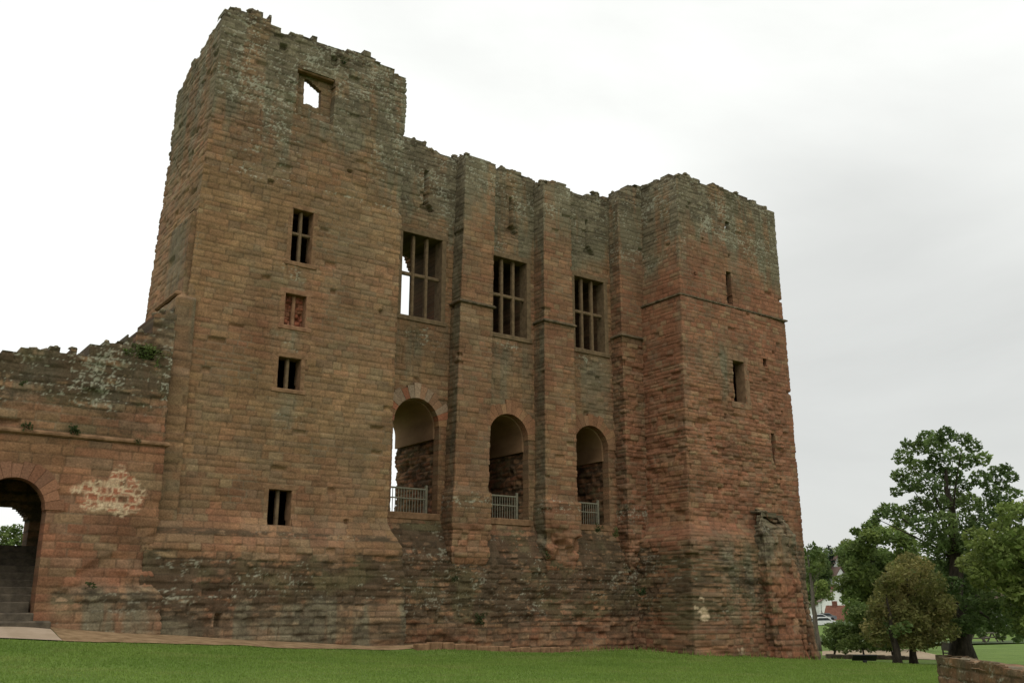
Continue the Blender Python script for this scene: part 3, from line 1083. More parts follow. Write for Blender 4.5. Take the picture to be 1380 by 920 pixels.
M_PALE = mat_noise('pale_dressed_stone', (0.14, 0.085, 0.048), (0.26, 0.16, 0.092), 5.0, 0.95, 0.35, 40)
m.box(x1 - 0.01, x1 + 0.28, yo - 0.025, yo + 0.5, z0 - 0.02, z1 + 0.02, 0.02)
m.box(x0 - 0.3, x1 + 0.3, yo - 0.03, yo + 0.5, z1 - 0.01, z1 + 0.24, 0.02)
m.box(x0 - 0.2, x1 + 0.25, yo - 0.03, yo + 0.5, z0 - 0.25, z0 + 0.01, 0.02)
m.build('window', M_PALE, rt)
for zf, yf_ in ((14.9, 27.0), (7.7, 27.6)):  # unseen slabs added to keep the hollow tower dark
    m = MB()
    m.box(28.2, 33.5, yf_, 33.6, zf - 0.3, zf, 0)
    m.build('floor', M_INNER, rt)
string_course(rt, [(27.47, 29.0), (27.47, YF - 0.02), (33.92, YF - 0.02), (33.92, 28.0)], 12.27, seed=7, hh=0.17, pr=0.15)

# ---- rubble stub of a lost wall against the right tower ------------------------
SB_A = [(30.25, 26.0), (30.25, 24.82), (31.75, 24.6), (31.95, 24.95), (32.15, 24.75), (32.45, 24.85), (33.7, 26.4)]
SB_B = [(30.42, 26.3), (30.42, 25.25), (31.9, 25.2), (32.0, 25.5), (32.1, 25.4), (32.75, 25.4), (33.8, 26.4)]


def sb_top(s):
    return np.interp(s, [0, 0.5, 1.2, 2.4, 3.2, 3.6, 4.3, 5.5], [3.3, 3.5, 3.75, 3.8, 3.7, 3.5, 3.4, 3.2])


wall('rubble_stub', SB_A, SB_B, -2.7, 4.9, parent=rt, seed=43, top=sb_top, cap=0.9, off=lambda S, Z: -0.7 * sst(2.6, 4.0, Z), zA=-2.0, zB=4.3,
     ero=lambda S, Z: np.full_like(S, 1.4), ds=0.045, dz=0.042, course=(0.15, 0.3), length=(0.2, 0.6),
     bulge=lambda S, Z: -0.16 * sst(0.45, 0.75, fbm(S * 0.8, Z * 1.4, 47, 4)) * sst(-0.6, 1.5, Z) * sst(4.2, 3.6, Z) - 0.1 * fbm(S * 3, Z * 3, 48, 3),
     tint=lambda S, Z: dict(red=0.85 - 0.5 * sst(1.0, 3.2, Z), grey=0.75 * sst(0.8, 2.6, Z), moss=0.25 + 0.55 * sst(2.0, 3.8, Z) + 0.35 * (S < 1.5), lich=0.3 * sst(1, 3, Z)))  # extra moss tone on the left face paints its shadow side
wall('rubble_stub', [(32.4, 25.3), (32.5, 24.6), (32.75, 24.6), (33.5, 25.4)], [(32.9, 25.9), (32.95, 25.4), (33.1, 25.4), (33.4, 25.9)], -2.7, 0.2, parent=rt, seed=53,
     top=lambda s: np.interp(s, [0, 1, 2], [0.2, 0.1, -0.6]), cap=0.8, zA=-2.2, zB=0.4, ero=lambda S, Z: np.full_like(S, 1.5),
     tint=lambda S, Z: dict(red=0.6, grey=0.5, moss=0.3, lich=0.3))

# ---- main wall between the towers ----------------------------------------------
MX0, MX1 = 14.3, 27.7
mw_top_pts = [(14, 17.2), (16.2, 17.15), (16.91, 17.18), (17.15, 16.97), (17.48, 16.89), (17.85, 16.83), (18.39, 16.99), (20.3, 17.06), (20.63, 17.09), (21.39, 17.19),
              (21.59, 16.99), (22.35, 16.8), (23.7, 16.95), (24.42, 17.02), (25.33, 17.07), (26.27, 17.26), (27.7, 17.6)]
MW = [(16.14, 17.86, 10.09, 13.28), (20.16, 21.82, 10.09, 13.22), (24.24, 25.88, 10.13, 13.23)]
MT = [11.75, 11.72, 11.77]
AR = [(16.93, 0.94, 3.12, 6.22), (20.92, 0.93, 3.12, 6.12), (24.97, 0.92, 3.10, 6.12)]   # centre x, radius, sill, springing


def mx_(S):
    return S + MX0


def mw_off(S, Z):
    return 0.62 * (1 - sst(1.3, 3.0, Z)) + 0.05 * np.clip(1.3 - Z, 0, 4)


def mw_recess(S, Z):
    x = mx_(S)
    r = np.zeros_like(S)
    for xs_, zt in ((17.09, 15.95), (21.03, 15.85), (25.02, 15.87)):
        r = r + 0.26 * ((np.abs(x - xs_) < 0.06) & (Z > 14.6) & (Z < zt))
        r = r + 0.03 * ((np.abs(x - xs_) < 0.26) & (np.abs(x - xs_) > 0.2) & (Z > 14.8) & (Z < zt))
        hw = 0.34 * (14.75 - Z) / 0.42
        r = r + 0.2 * ((np.abs(x - xs_ - 0.03) < np.clip(hw, 0.05, 0.3)) & (Z < 14.72) & (Z > 14.28 + 0.25 * np.abs(x - xs_ - 0.12)))
    r = r + 0.15 * sst(0.55, 0.7, fbm(x * 0.5, Z * 0.9, 411, 4)) * sst(1.0, -0.2, Z)
    return r


def mw_tint(S, Z):
    x = mx_(S)
    n1 = fbm(S * 0.6, Z * 0.3, 401, 3)
    topm = sst(12.5, 15.5, Z + (n1 - 0.5) * 3)
    base = (1 - sst(2.4, 3.1, Z + (fbm(S * 0.7, Z * 0.7, 403, 3) - 0.5) * 0.8))
    foot = 1 - sst(-0.7, 0.0, Z + (fbm(S * 0.5, Z * 0.8, 404, 3) - 0.5) * 1.1)
    under = sum(np.exp(-((x - (a + b) / 2) / 0.8) ** 2 - ((Z - 9.4) / 0.7) ** 2) for a, b, _, _ in MW)
    spand = np.exp(-((Z - 8) / 1.3) ** 2)
    rightred = sst(25.8, 26.6, x) * sst(14, 11, Z)
    return dict(red=0.48 - 0.3 * topm + 0.15 * foot + 0.4 * rightred - 0.15 * under, grey=0.95 * topm + 0.12 + 0.14 * spand + 0.2 * under,
                moss=1.35 * base * (1 - 0.68 * foot) + 0.5 * topm * n1 + 0.6 * sst(16.6, 17.1, Z) + 0.35 * under + 0.1,
                lich=np.clip(0.5 * topm + 0.28 * base * (1 - foot) + 0.55 * under, 0, 1))


def mhole(fn):
    return lambda S, Z: fn(mx_(S), Z)


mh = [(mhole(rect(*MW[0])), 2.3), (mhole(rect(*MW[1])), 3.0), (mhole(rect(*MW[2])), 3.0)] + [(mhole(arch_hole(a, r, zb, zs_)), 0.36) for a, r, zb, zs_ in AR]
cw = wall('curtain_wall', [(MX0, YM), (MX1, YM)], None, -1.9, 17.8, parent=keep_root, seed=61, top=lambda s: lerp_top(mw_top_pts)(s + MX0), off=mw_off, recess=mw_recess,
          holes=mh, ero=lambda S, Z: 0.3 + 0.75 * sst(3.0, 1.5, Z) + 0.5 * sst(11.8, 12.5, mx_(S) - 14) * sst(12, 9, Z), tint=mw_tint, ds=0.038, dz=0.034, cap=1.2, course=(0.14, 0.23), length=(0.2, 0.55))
cw['label'] = 'main wall with three tall windows above three arched openings'
for (a, b, c, d), t, k in zip(MW, MT, (0, 1, 2)):
    window(cw, a, b, c, d, YM, 2, t, frame=0.17, mw=0.13, set_in=0.16, mat=M_DARKTRIM, jdep=0.5)
for k, (a, r, zb, zs_) in enumerate(AR):
    ar = arch_ring(cw, a, zs_, r, 0.48, YM, 15, 60 + k, pal=(REDS if k == 0 else DULL), depth=0.3)
    if k == 0:
        ar['label'] = 'round arch of alternating pale and red wedge stones'
    # smooth rendered barrel vault set inside, rough passage walls under it
    ri, ro, y0, y1 = r - 0.07, r + 0.02, YM + 0.32, (32.08 if k == 0 else 31.95)
    V = []
    for y in (y0, y1):
        for rr in (ri, ro):
            for q in range(33):
                t = math.pi * q / 32
                V.append((a + rr * math.cos(t), y, zs_ - 0.4 * 0 + rr * math.sin(t)))
    F = []
    for q in range(32):
        F += [(q, q + 1, 66 + q + 1, 66 + q), (33 + q, 33 + q + 1, 99 + q + 1, 99 + q), (q, q + 1, 33 + q + 1, 33 + q), (66 + q, 66 + q + 1, 99 + q + 1, 99 + q)]
    F += [(0, 66, 99, 33), (32, 98, 131, 65)]
    z_low = zs_ - 0.42
    # the render runs a little below the springing
    n0 = len(V)
    for sx in (1, -1):
        for y in (y0, y1):
            for rr in (ri, ro):
                V += [(a + sx * rr, y, zs_), (a + sx * rr, y, z_low)]
        bse = n0 + (0 if sx == 1 else 8)
        F += [(bse, bse + 1, bse + 5, bse + 4), (bse + 2, bse + 3, bse + 7, bse + 6), (bse, bse + 1, bse + 3, bse + 2), (bse + 1, bse + 3, bse + 7, bse + 5)]
    mesh_np('vault', V, F, None, M_VAULT, cw, smooth=False)
    tin = lambda S, Z: dict(red=0.75, moss=0.75, lich=0.05)  # moss tone here paints the dimness of the passage onto its walls
    er = lambda S, Z: np.full_like(S, 1.3)
    wall('passage_wall', [(a + r, 32.2 if k == 0 else 32.0), (a + r, YM + 0.34)], None, zb - 0.1, zs_ - 0.1, parent=cw, seed=70 + k, ero=er, tint=tin, ds=0.05, dz=0.045, cap=0.1, course=(0.14, 0.26), length=(0.2, 0.5))
    wall('passage_wall', [(a - r, YM + 0.34), (a - r, 32.0)], None, zb - 0.1, zs_ - 0.1, parent=cw, seed=80 + k, ero=er, tint=tin, ds=0.1, dz=0.09, cap=0.1)
    m = MB()
    m.box(a - r - 0.1, a + r + 0.1, YM - 0.02, 32.0, zb - 0.22, zb + 0.012, 0.02)
    m.build('sill', M_TRIM, cw)
# rear face of the main wall, plain, with the same openings
RX_A = at(532, 640, 32.0)[0]
rear_h = [(lambda S, Z: (MX1 - S > 15.7) & (MX1 - S < 18.4) & (Z > 3.14) & (Z < 7.4), 0.3),
          (lambda S, Z: (MX1 - S > 15.7) & (MX1 - S < 18.9 + 0.05 * vn(Z * 4, Z * 0, 6)) & (Z > 9.6) & (Z < 13.75 - 1.0 * sst(17.7, 18.3, MX1 - S)), 0.5)]
wall('rear_face', [(MX1, 32.02), (MX0, 32.02)], None, -1.9, 17.0, parent=cw, seed=97, holes=rear_h, ds=0.06, dz=0.06, cap=0.5, tint=lambda S, Z: dict(red=0.6, moss=0.7))

# ---- buttresses ------------------------------------------------------------------
BT = [((18.13, 19.58), (18.42, 19.86), lambda s: np.interp(s, [0, 0.8, 1.6, 2.4], [16.82, 16.8, 16.85, 16.7]), 10.84, 4.0, 101, 'buttress'),
      ((22.15, 23.68), (22.17, 23.6), lambda s: np.interp(s, [0, 0.8, 1.2, 2.4], [16.65, 16.72, 16.78, 16.74]), 10.78, 3.9, 103, 'buttress'),
      ((26.25, 27.6), (26.2, 27.75), lambda s: np.interp(s, [0, 0.7, 1.4, 2.2], [17.3, 17.35, 17.8, 17.95]), 10.85, 3.0, 107, 'buttress')]
for (a0, a1), (b0, b1), tp, zs_, zof, sd, nm in BT:
    third = sd == 107

    def bt_tint(S, Z, third=third):
        n1 = fbm(S * 0.6 + sd, Z * 0.3, 501, 3)
        topm = sst(12.5, 16.5, Z + (n1 - 0.5) * 3)
        foot = sst(4.2, 3.4, Z)
        side = sst(0.72, 0.6, S)  # left return: its shade painted in through the moss tone
        return dict(red=(0.95 if third else 0.5) - 0.35 * topm + 0.1 * sst(9, 5, Z), grey=0.85 * topm + 0.1 + 0.35 * side * (not third),
                    moss=0.12 + 0.55 * sst(16.3, 17, Z) + 0.35 * side + 0.35 * np.exp(-((Z - 3.7) / 0.3) ** 2), lich=np.clip(0.75 * topm + 0.6 * np.exp(-((Z - 3.6) / 0.3) ** 2), 0, 1))
    bo = wall(nm, [(a0, YM + 0.05), (a0, YP), (a1, YP), (a1, YM + 0.05)], [(b0, YM + 0.05), (b0, YP), (b1, YP), (b1, YM + 0.05)], 0.2, 18.2, parent=keep_root, seed=sd, top=tp,
              zA=4, zB=16.7, off=lambda S, Z, zof=zof, zs_=zs_: 0.09 * (1 - sst(zof - 0.15, zof, Z)) + 0.02 * (Z < zs_) - 0.3 * sst(1.9, 0.9, Z), ero=lambda S, Z, third=third: 0.1 + (0.7 if third else 0.1) * sst(12, 9, Z) + 0.5 * sst(3.6, 2, Z),
              recess=lambda S, Z, sd=sd: 0.35 * sst(0.45, 0.65, fbm(S * 1.3 + sd, Z * 1.5, 77, 3)) * np.exp(-((Z - 2.2) / 0.5) ** 2) * (sd == 103),
              tint=bt_tint, ds=0.038, dz=0.034, cap=0.5, course=(0.14, 0.24), length=(0.24, 0.6))
    f = (zs_ - 4) / 12.7
    xa, xb = a0 + (b0 - a0) * f, a1 + (b1 - a1) * f
    string_course(bo, [(xa - 0.005, YM), (xa - 0.005, YP - 0.01), (xb + 0.005, YP - 0.01), (xb + 0.005, YM)], zs_, seed=sd, hh=0.15, pr=0.09)
settle(keep_root)

# ---- forebuilding wall with the doorway --------------------------------------------
DC, DR, DS = 3.99, 0.76, 2.28      # door centre x, radius, springing
LW0 = -7.0


def fw_top(s):
    x = s + LW0
    p = [(0, 474), (30, 471), (60, 469), (90, 471), (118, 471), (135, 466), (150, 461), (165, 454), (178, 447), (184, 441)]
    xs_ = [at(u, v, YL)[0] for u, v in p]
    zs_ = [at(u, v, YL)[2] for u, v in p]
    return np.interp(x, [-7, 2] + xs_ + [6.6, 7.4], [5.1, 5.2] + zs_ + [6.5, 6.75])


def fw_off(S, Z):
    x = S + LW0
    return 0.22 * (1 - sst(0.25, 0.6, Z + 0.35 * sst(5.9, 5.2, x))) * sst(5.0, 5.3, x) + 0.03 * np.clip(0.4 - Z, 0, 3) * (x > 5) - 0.03 * (Z > 4.14)


def fw_tint(S, Z):
    x = S + LW0
    up = sst(4.6, 5.6, Z + (fbm(S * 0.8, Z * 0.8, 601, 3) - 0.5) * 1.2)
    foot = (1 - sst(0.2, 0.7, Z + (fbm(S, Z, 603, 3) - 0.5) * 0.5)) * sst(4.9, 5.3, x)
    return dict(red=0.78 - 0.45 * up - 0.3 * foot, grey=0.35 * up + 0.08 + 0.3 * foot, moss=1.25 * up + 0.75 * foot * sst(-0.4, 0.2, Z) + 0.08 + 0.4 * np.exp(-((Z - 4.3) / 0.2) ** 2),
                lich=np.clip(0.7 * up + 0.2 * foot, 0, 1))


def fw_paint(S, Z, b, C):
    x = S + LW0
    nz_ = fbm(S * 3.2, Z * 3.2, 611, 5)
    n2 = fbm(S * 1.5, Z * 1.5, 613, 3)
    el = np.exp(-((x - 6.6) / 0.5) ** 2 - ((Z - 2.65) / 0.55) ** 2) + 0.9 * np.exp(-((x - 5.85) / 0.65) ** 2 - ((Z - 2.8) / 0.32) ** 2) + 0.9 * np.exp(-((x - 6.35) / 0.16) ** 2 - ((Z - 3.25) / 0.3) ** 2) + 0.5 * np.exp(-((x - 5.7) / 0.3) ** 2 - ((Z - 2.4) / 0.12) ** 2)
    q = masonry(S + 0.12 * (n2 - 0.5), Z + 0.15 * (nz_ - 0.5), 997, -1, 7, 16, (0.07, 0.2), (0.1, 0.34), 0.022)
    k = np.clip(sst(0.30, 0.46, el * (0.1 + 0.9 * nz_ + 0.45 * n2)) * np.clip(0.45 * q['jm'] * sst(0.35, 0.5, nz_ + 0.2 * q['r1']) + 1.1 * (1 - sst(0.012, 0.05, np.abs(fbm(S * 3.6, Z * 4.6, 619, 3) - 0.5))) + 0.6 * (q['r2'] > 0.9), 0, 1), 0, 0.9)[..., None]
    rk = (sst(0.3, 0.5, el * (0.45 + nz_)) * (q['r3'] > 0.55) * (0.35 + 0.5 * q['r1']))[..., None]
    C = C * (1 - rk) + np.array([0.35, 0.12, 0.065]) * rk
    return C * (1 - k) + np.array([0.55, 0.41, 0.26]) * k


def dome(S, Z):
    return np.zeros_like(S)


fw = wall('wall', [(LW0, YL), (7.46, YL), (7.46, 27.6)], None, -0.9, 7.0, parent=gate_root, seed=113, top=fw_top, off=fw_off,
          holes=[((lambda S, Z: arch_hole(DC, DR, -0.2, DS)(S + LW0, Z)), 0.55)], ero=lambda S, Z: 0.2 + 0.4 * sst(4.2, 5.6, Z) + 0.6 * sst(0.9, 0.3, Z) * sst(5.0, 5.3, S + LW0),
          recess=lambda S, Z: 0.10 * sst(0.5, 0.7, fbm(S * 0.9, Z * 1.6, 621, 3)) * np.exp(-((Z - 1.1) / 0.5) ** 2) * sst(5.2, 5.8, S + LW0),
          tint=fw_tint, paint=fw_paint, ds=0.036, dz=0.034, cap=1.4, course=(0.16, 0.27), length=(0.25, 0.72))
dr = arch_ring(gate_root, DC, DS, DR, 0.42, YL, 13, 131, pal=[(0.23, 0.105, 0.06), (0.25, 0.12, 0.068), (0.22, 0.11, 0.066)], depth=0.4)
dr['label'] = 'plain round door arch of smooth red wedge stones'
string_course(gate_root, [(LW0, YL - 0.01), (7.5, YL - 0.01), (7.5, 26.3)], 4.13, mat=M_TRIM, seed=17, hh=0.13, pr=0.06)
# broken upper mass that climbs against the tower flank
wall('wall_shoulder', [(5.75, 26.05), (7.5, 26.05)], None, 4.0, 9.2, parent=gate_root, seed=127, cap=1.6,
     top=lambda s: np.interp(s, [0, 0.25, 0.5, 0.75, 0.95, 1.2, 1.75], [6.1, 6.35, 6.6, 7.0, 7.3, 7.6, 8.2]),
     ero=lambda S, Z: np.full_like(S, 1.0), tint=lambda S, Z: dict(red=0.45, grey=0.3, moss=0.6, lich=0.3))
# passage behind the doorway: side wall, rear wall with a smaller arch, ceiling
wall('passage_wall', [(5.3, 28.55), (5.3, 26.3)], None, -0.8, 3.4, parent=gate_root, seed=137, tint=lambda S, Z: dict(red=0.5, moss=0.6), ero=lambda S, Z: np.full_like(S, 0.6))
wall('passage_wall', [(2.2, 26.3), (2.2, 28.55)], None, -0.8, 3.4, parent=gate_root, seed=138, tint=lambda S, Z: dict(red=0.5, moss=0.6), ds=0.12, dz=0.12)
RC, RR, RS = 4.32, 0.60, 2.02
wall('rear_wall', [(2.2, 28.55), (5.4, 28.55)], None, -0.8, 5.0, parent=gate_root, seed=139, cap=0.8, ds=0.05, dz=0.05,
     holes=[((lambda S, Z: arch_hole(RC, RR, 1.5, RS)(S + 2.2, Z)), 0.7)], tint=lambda S, Z: dict(red=0.4, moss=0.8))
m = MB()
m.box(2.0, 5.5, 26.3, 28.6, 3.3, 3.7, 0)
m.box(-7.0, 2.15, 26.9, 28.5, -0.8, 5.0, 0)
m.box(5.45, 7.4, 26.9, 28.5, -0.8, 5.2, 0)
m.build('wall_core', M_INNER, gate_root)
st = MB()
nst = 9
for k in range(nst):
    z1 = -0.05 + (k + 1) * 0.178
    y0 = 26.1 + k * 0.27
    st.box(2.25, 5.25 if y0 > 26.3 else 4.72, y0, y0 + 0.34, -0.6, z1, 0.025)
st.box(2.25, 5.25, 28.5, 33.0, -0.6, 1.553, 0.02)
so_ = st.build('stair', M_STEP, gate_root)
so_['label'] = 'worn stone stair climbing through the doorway'
m = MB()
m.box(-1.0, 4.72, 25.45, 26.12, -0.9, -0.12, 0.03)
m.box(0.5, 5.05, 25.1, 25.5, -0.9, -0.30, 0.04)
m.build('doorstep', M_STEP, gate_root)
settle(gate_root)

# kerb of squared stones at the wall foot
kr = random.Random(9)
kb = MB()
k0, k1 = on_ground(560, 876), on_ground(765, 879)
n = 14
for k in range(n):
    t0, t1 = k / n, (k + 0.96) / n
    a = k0 + (k1 - k0) * t0
    b = k0 + (k1 - k0) * t1
    ang = math.atan2(b[1] - a[1], b[0] - a[0])
    c = (a + b) / 2
    h = kr.uniform(0.13, 0.2)
    R = Matrix.Translation((c[0], c[1] + kr.uniform(-.02, .02), g1(c[0], c[1]))) @ Matrix.Rotation(ang + kr.uniform(-.03, .03), 4, 'Z')
    ll = np.linalg.norm(b - a)
    kb.box(-ll / 2, ll / 2, -0.12, 0.14, -0.25, h, 0.03, rot=R)
tag(kb.build('stone_kerb', M_TRIM), 'low kerb of dark worn stones along the foot of the main wall', 'kerb')

# ------------------------------------------------------------------ railings in the arches
rl_names = ['metal railing across the left arch, with bright sky showing behind its bars', 'metal railing across the middle arch between two buttresses', 'metal railing across the right arch, shortest in view beside the red corner']
for k, (a, r, zb, zs_) in enumerate(AR):
    y = 29.62
    z0 = zb + 0.012
    xl, xr = a - r + 0.02, a + r - 0.06
    root = empty('railing', (a, y, z0))
    tag(root, rl_names[k], 'railing', 'railings in the arched openings')
    m = MB()
    m.box(-r + 0.0, r - 0.1, -0.025, 0.025, 0.86, 0.92, 0.01)
    m.build('top_rail', M_IRON, root)
    m = MB()
    m.box(-r + 0.0, r - 0.1, -0.02, 0.02, 0.52, 0.565, 0.008)
    m.build('mid_rail', M_IRON, root)
    m = MB()
    m.box(r - 0.16, r - 0.07, -0.045, 0.045, 0.0, 1.04, 0.012)
    m.build('post', M_IRON, root)
    nb = 15
    for q in range(nb):
        xx = -r + 0.08 + (2 * r - 0.3) * q / (nb - 1)
        m = MB()
        m.box(xx - 0.011, xx + 0.011, -0.011, 0.011, 0.0, 0.86, 0)
        m.build('baluster', M_IRON, root)


# ------------------------------------------------------------------ foliage
def leaf_cloud(centres, radii, per, size, cols, seed, flat=0.35, shell=0.35, droop=0.0):
    """many leaf-sized faces in clumps; returns V, F, C"""
    rng = np.random.default_rng(seed)
    P, K = [], []
    for i, (c, r) in enumerate(zip(centres, radii)):
        n = int(per * (np.mean(r) ** 2))
        d = rng.normal(size=(n, 3))
        d /= np.linalg.norm(d, axis=1)[:, None]
        rad = shell + (1.08 - shell) * rng.random(n) ** 0.6
        lump = 0.78 + 0.45 * fbm(d[:, 0] * 2.2 + i * 3.1, d[:, 1] * 2.2 + d[:, 2] * 2.9, seed + 3, 3)
        P.append(np.asarray(c) + d * (rad * lump)[:, None] * np.asarray(r))
        K.append(np.full(n, i))
    P = np.concatenate(P)
    K = np.concatenate(K)
    n = len(P)
    nr = rng.normal(size=(n, 3))
    nr[:, 2] = np.abs(nr[:, 2]) + flat
    nr /= np.linalg.norm(nr, axis=1)[:, None]
    a = np.cross(nr, rng.normal(size=(n, 3)))
    a /= np.linalg.norm(a, axis=1)[:, None]
    b = np.cross(nr, a)
    s = size * rng.uniform(0.6, 1.3, n)[:, None]
    V = np.stack([P - a * s, P - b * s * 0.55 - nr * s * 0.15, P + a * s, P + b * s * 0.55 - nr * s * 0.15], 1).reshape(-1, 3)
    F = np.arange(4 * n).reshape(n, 4)
    cols = np.array(cols)
    ck = cols[rng.integers(len(cols), size=len(centres))]
    t = rng.random((len(centres), 1))
    base = ck[K] * 0.6 + cols[rng.integers(len(cols), size=n)] * 0.4
    base = base * (0.85 + 0.6 * rng.random((n, 1))) * (0.9 + 0.4 * t[K])
    return V, F, np.repeat(base, 4, 0)


def limbs(mb, base, trunk_top, r0, r1, targets, seed, bend=0.6):
    rng = random.Random(seed)
    b = Vector(base)
    t = Vector(trunk_top)
    pts, rad = [], []
    n = 9
    for k in range(n + 1):
        f = k / n
        p = b.lerp(t, f) + Vector((rng.uniform(-1, 1), rng.uniform(-1, 1), 0)) * (r0 * 0.25 if 0 < k < n else 0)
        pts.append(p)
        rad.append((r0 + (r1 - r0) * f) * (1 + 0.55 * max(0, 1 - f * 9)))
    pts[0] = pts[0] - Vector((0, 0, 0.3))
    mb.tube(pts, rad, 10)
    for tg in targets:
        tg = Vector(tg)
        f = min(0.97, max(0.3, (tg.z - b.z) / max(0.1, t.z - b.z) * 0.62 + rng.uniform(-0.08, 0.08)))
        s = b.lerp(t, f)
        mid = s.lerp(tg, 0.5) + Vector((rng.uniform(-1, 1), rng.uniform(-1, 1), rng.uniform(-0.2, 1))) * bend * 0.4
        rr = (r0 + (r1 - r0) * f) * 0.28
        mb.tube([s, s.lerp(mid, 0.6), mid, mid.lerp(tg, 0.6), tg], [rr, rr * 0.75, rr * 0.55, rr * 0.35, rr * 0.12], 6)


GREEN = [(0.10, 0.145, 0.04), (0.12, 0.165, 0.046), (0.08, 0.12, 0.034), (0.14, 0.175, 0.05)]
DARKG = [(0.092, 0.138, 0.046), (0.115, 0.165, 0.052), (0.142, 0.19, 0.058), (0.1, 0.146, 0.048)]
BRIGHT = [(0.145, 0.195, 0.05), (0.17, 0.215, 0.055), (0.12, 0.165, 0.045), (0.2, 0.23, 0.066)]
OLIVE = [(0.165, 0.165, 0.054), (0.2, 0.19, 0.062), (0.14, 0.15, 0.046), (0.215, 0.185, 0.068)]


def tree(name, label, base, top_h, r0, clumps, dist, per, size, cols, seed, group=None, cat='tree', bark=M_BARK, depth=1.0, flat=0.35, lim=14, shell=0.5):
    """clumps: surveyed (u, v, radius in pixels) turned into points round the tree's own distance"""
    rng = random.Random(seed)
    base = Vector(base)
    root = empty(name, base)
    tag(root, label, cat, group)
    cs, rs = [], []
    for (u, v, r) in clumps:
        rr = r / 1345.0 * dist
        c = Vector(far(u, v, dist + rng.uniform(-1, 1) * depth))
        cs.append(c - base)
        rs.append((rr, rr, rr * 0.82))
    V, F, C = leaf_cloud([tuple(c) for c in cs], rs, per, size, cols, seed, flat, shell)
    mesh_np('crown', V, F, C, M_LEAF, root, smooth=False)
    mb = MB()
    tg = [c for c in cs]
    rng.shuffle(tg)
    limbs(mb, (0, 0, 0), (rng.uniform(-.3, .3), rng.uniform(-.3, .3), top_h), r0, r0 * 0.12, [tuple(c) for c in tg[:lim]], seed)
    mb.build('trunk', bark, root, smooth=True)
    return root


def gpt(u, d):
    p = far(u, 830, d)
    return (p[0], p[1], g1(p[0], p[1]))


def fill(shape, n, r, seed):
    """scatter clumps inside a surveyed polygon"""
    rng = random.Random(seed)
    xs = [p[0] for p in shape]
    ys = [p[1] for p in shape]
    out = []
    tries = 0
    while len(out) < n and tries < n * 60:
        tries += 1
        u, v = rng.uniform(min(xs), max(xs)), rng.uniform(min(ys), max(ys))
        ins = False
        for (x1, y1), (x2, y2) in zip(shape, shape[1:] + shape[:1]):
            if (y1 > v) != (y2 > v) and u < (x2 - x1) * (v - y1) / (y2 - y1) + x1:
                ins = not ins
        if ins and all(math.hypot(u - a, v - b) > r * 0.55 for a, b, _ in out):
            out.append((u, v, r * rng.uniform(0.75, 1.2)))
    return out


oak = [(1275, 586, 13), (1250, 590, 13), (1262, 600, 15), (1238, 602, 12), (1222, 598, 8), (1218, 616, 13), (1298, 590, 10), (1310, 600, 12), (1325, 618, 11), (1304, 622, 12),
       (1285, 612, 13), (1262, 625, 16), (1238, 630, 15), (1214, 640, 12), (1226, 652, 14), (1252, 652, 17), (1282, 640, 15), (1296, 655, 13), (1322, 645, 13), (1342, 636, 10),
       (1356, 632, 9), (1364, 642, 8), (1350, 652, 10), (1338, 664, 12), (1208, 662, 8), (1203, 690, 12), (1186, 692, 10), (1193, 684, 8), (1180, 698, 6), (1222, 690, 13), (1215, 702, 12), (1240, 680, 15), (1262, 678, 17),
       (1285, 672, 15), (1306, 676, 15), (1330, 684, 15), (1352, 676, 12), (1366, 664, 9), (1245, 706, 17), (1272, 704, 18), (1298, 702, 18), (1322, 706, 17), (1345, 702, 15),
       (1258, 732, 18), (1284, 730, 20), (1310, 732, 20), (1336, 730, 18), (1270, 758, 17), (1296, 760, 19), (1322, 760, 19), (1348, 756, 18), (1290, 786, 16), (1312, 790, 18), (1340, 788, 18),
       (1364, 784, 18), (1306, 814, 14), (1330, 818, 15), (1356, 816, 16), (1378, 812, 16), (1340, 840, 11), (1362, 842, 12), (1380, 846, 12), (1372, 858, 8), (1330, 838, 8), (1318, 836, 11), (1346, 826, 14), (1368, 828, 14), (1322, 852, 7), (1352, 846, 9), (1376, 838, 12), (1298, 850, 7), (1310, 846, 8), (1268, 846, 8), (1276, 832, 10), (1286, 770, 15), (1282, 788, 13), (1294, 792, 13), (1290, 842, 9), (1262, 784, 15), (1276, 800, 15), (1292, 806, 15), (1284, 826, 12), (1302, 826, 12), (1270, 822, 11), (1312, 838, 10), (1336, 806, 15), (1372, 800, 16), (1366, 748, 18), (1376, 722, 16), (1372, 690, 14), (1384, 760, 18), (1348, 856, 6), (1300, 836, 9), (1282, 850, 7)]
tree('oak_tree', 'tall broad dark green oak with thick trunk, highest tree in view', gpt(1291, 46), 8.2, 0.47, [(a_, b_, c_ * 0.95) for a_, b_, c_ in oak], 46, 1250, 0.105, DARKG + [(0.05, 0.085, 0.024)], 3, depth=2.6, lim=18)
right_t = fill([(1305, 745), (1330, 700), (1360, 688), (1390, 680), (1440, 690), (1440, 850), (1375, 846), (1345, 806), (1312, 772)], 70, 14, 5)
tree('leafy_tree', 'bright green leafy tree overlapping the dark oak at right', gpt(1425, 41), 5.2, 0.25, right_t, 41, 1100, 0.105, BRIGHT, 7, depth=1.6)
mid_t = fill([(1132, 752), (1148, 722), (1172, 706), (1195, 714), (1216, 722), (1235, 745), (1240, 800), (1215, 850), (1160, 846), (1140, 815), (1130, 780)], 56, 13, 8)
tree('sycamore_tree', 'mid green bushy tree left of the olive dome tree', gpt(1182, 66), 6.5, 0.32, mid_t + [(1153, 716, 6), (1168, 708, 6), (1178, 702, 7)], 66, 900, 0.14, BRIGHT[:3] + GREEN, 9, depth=2.6)
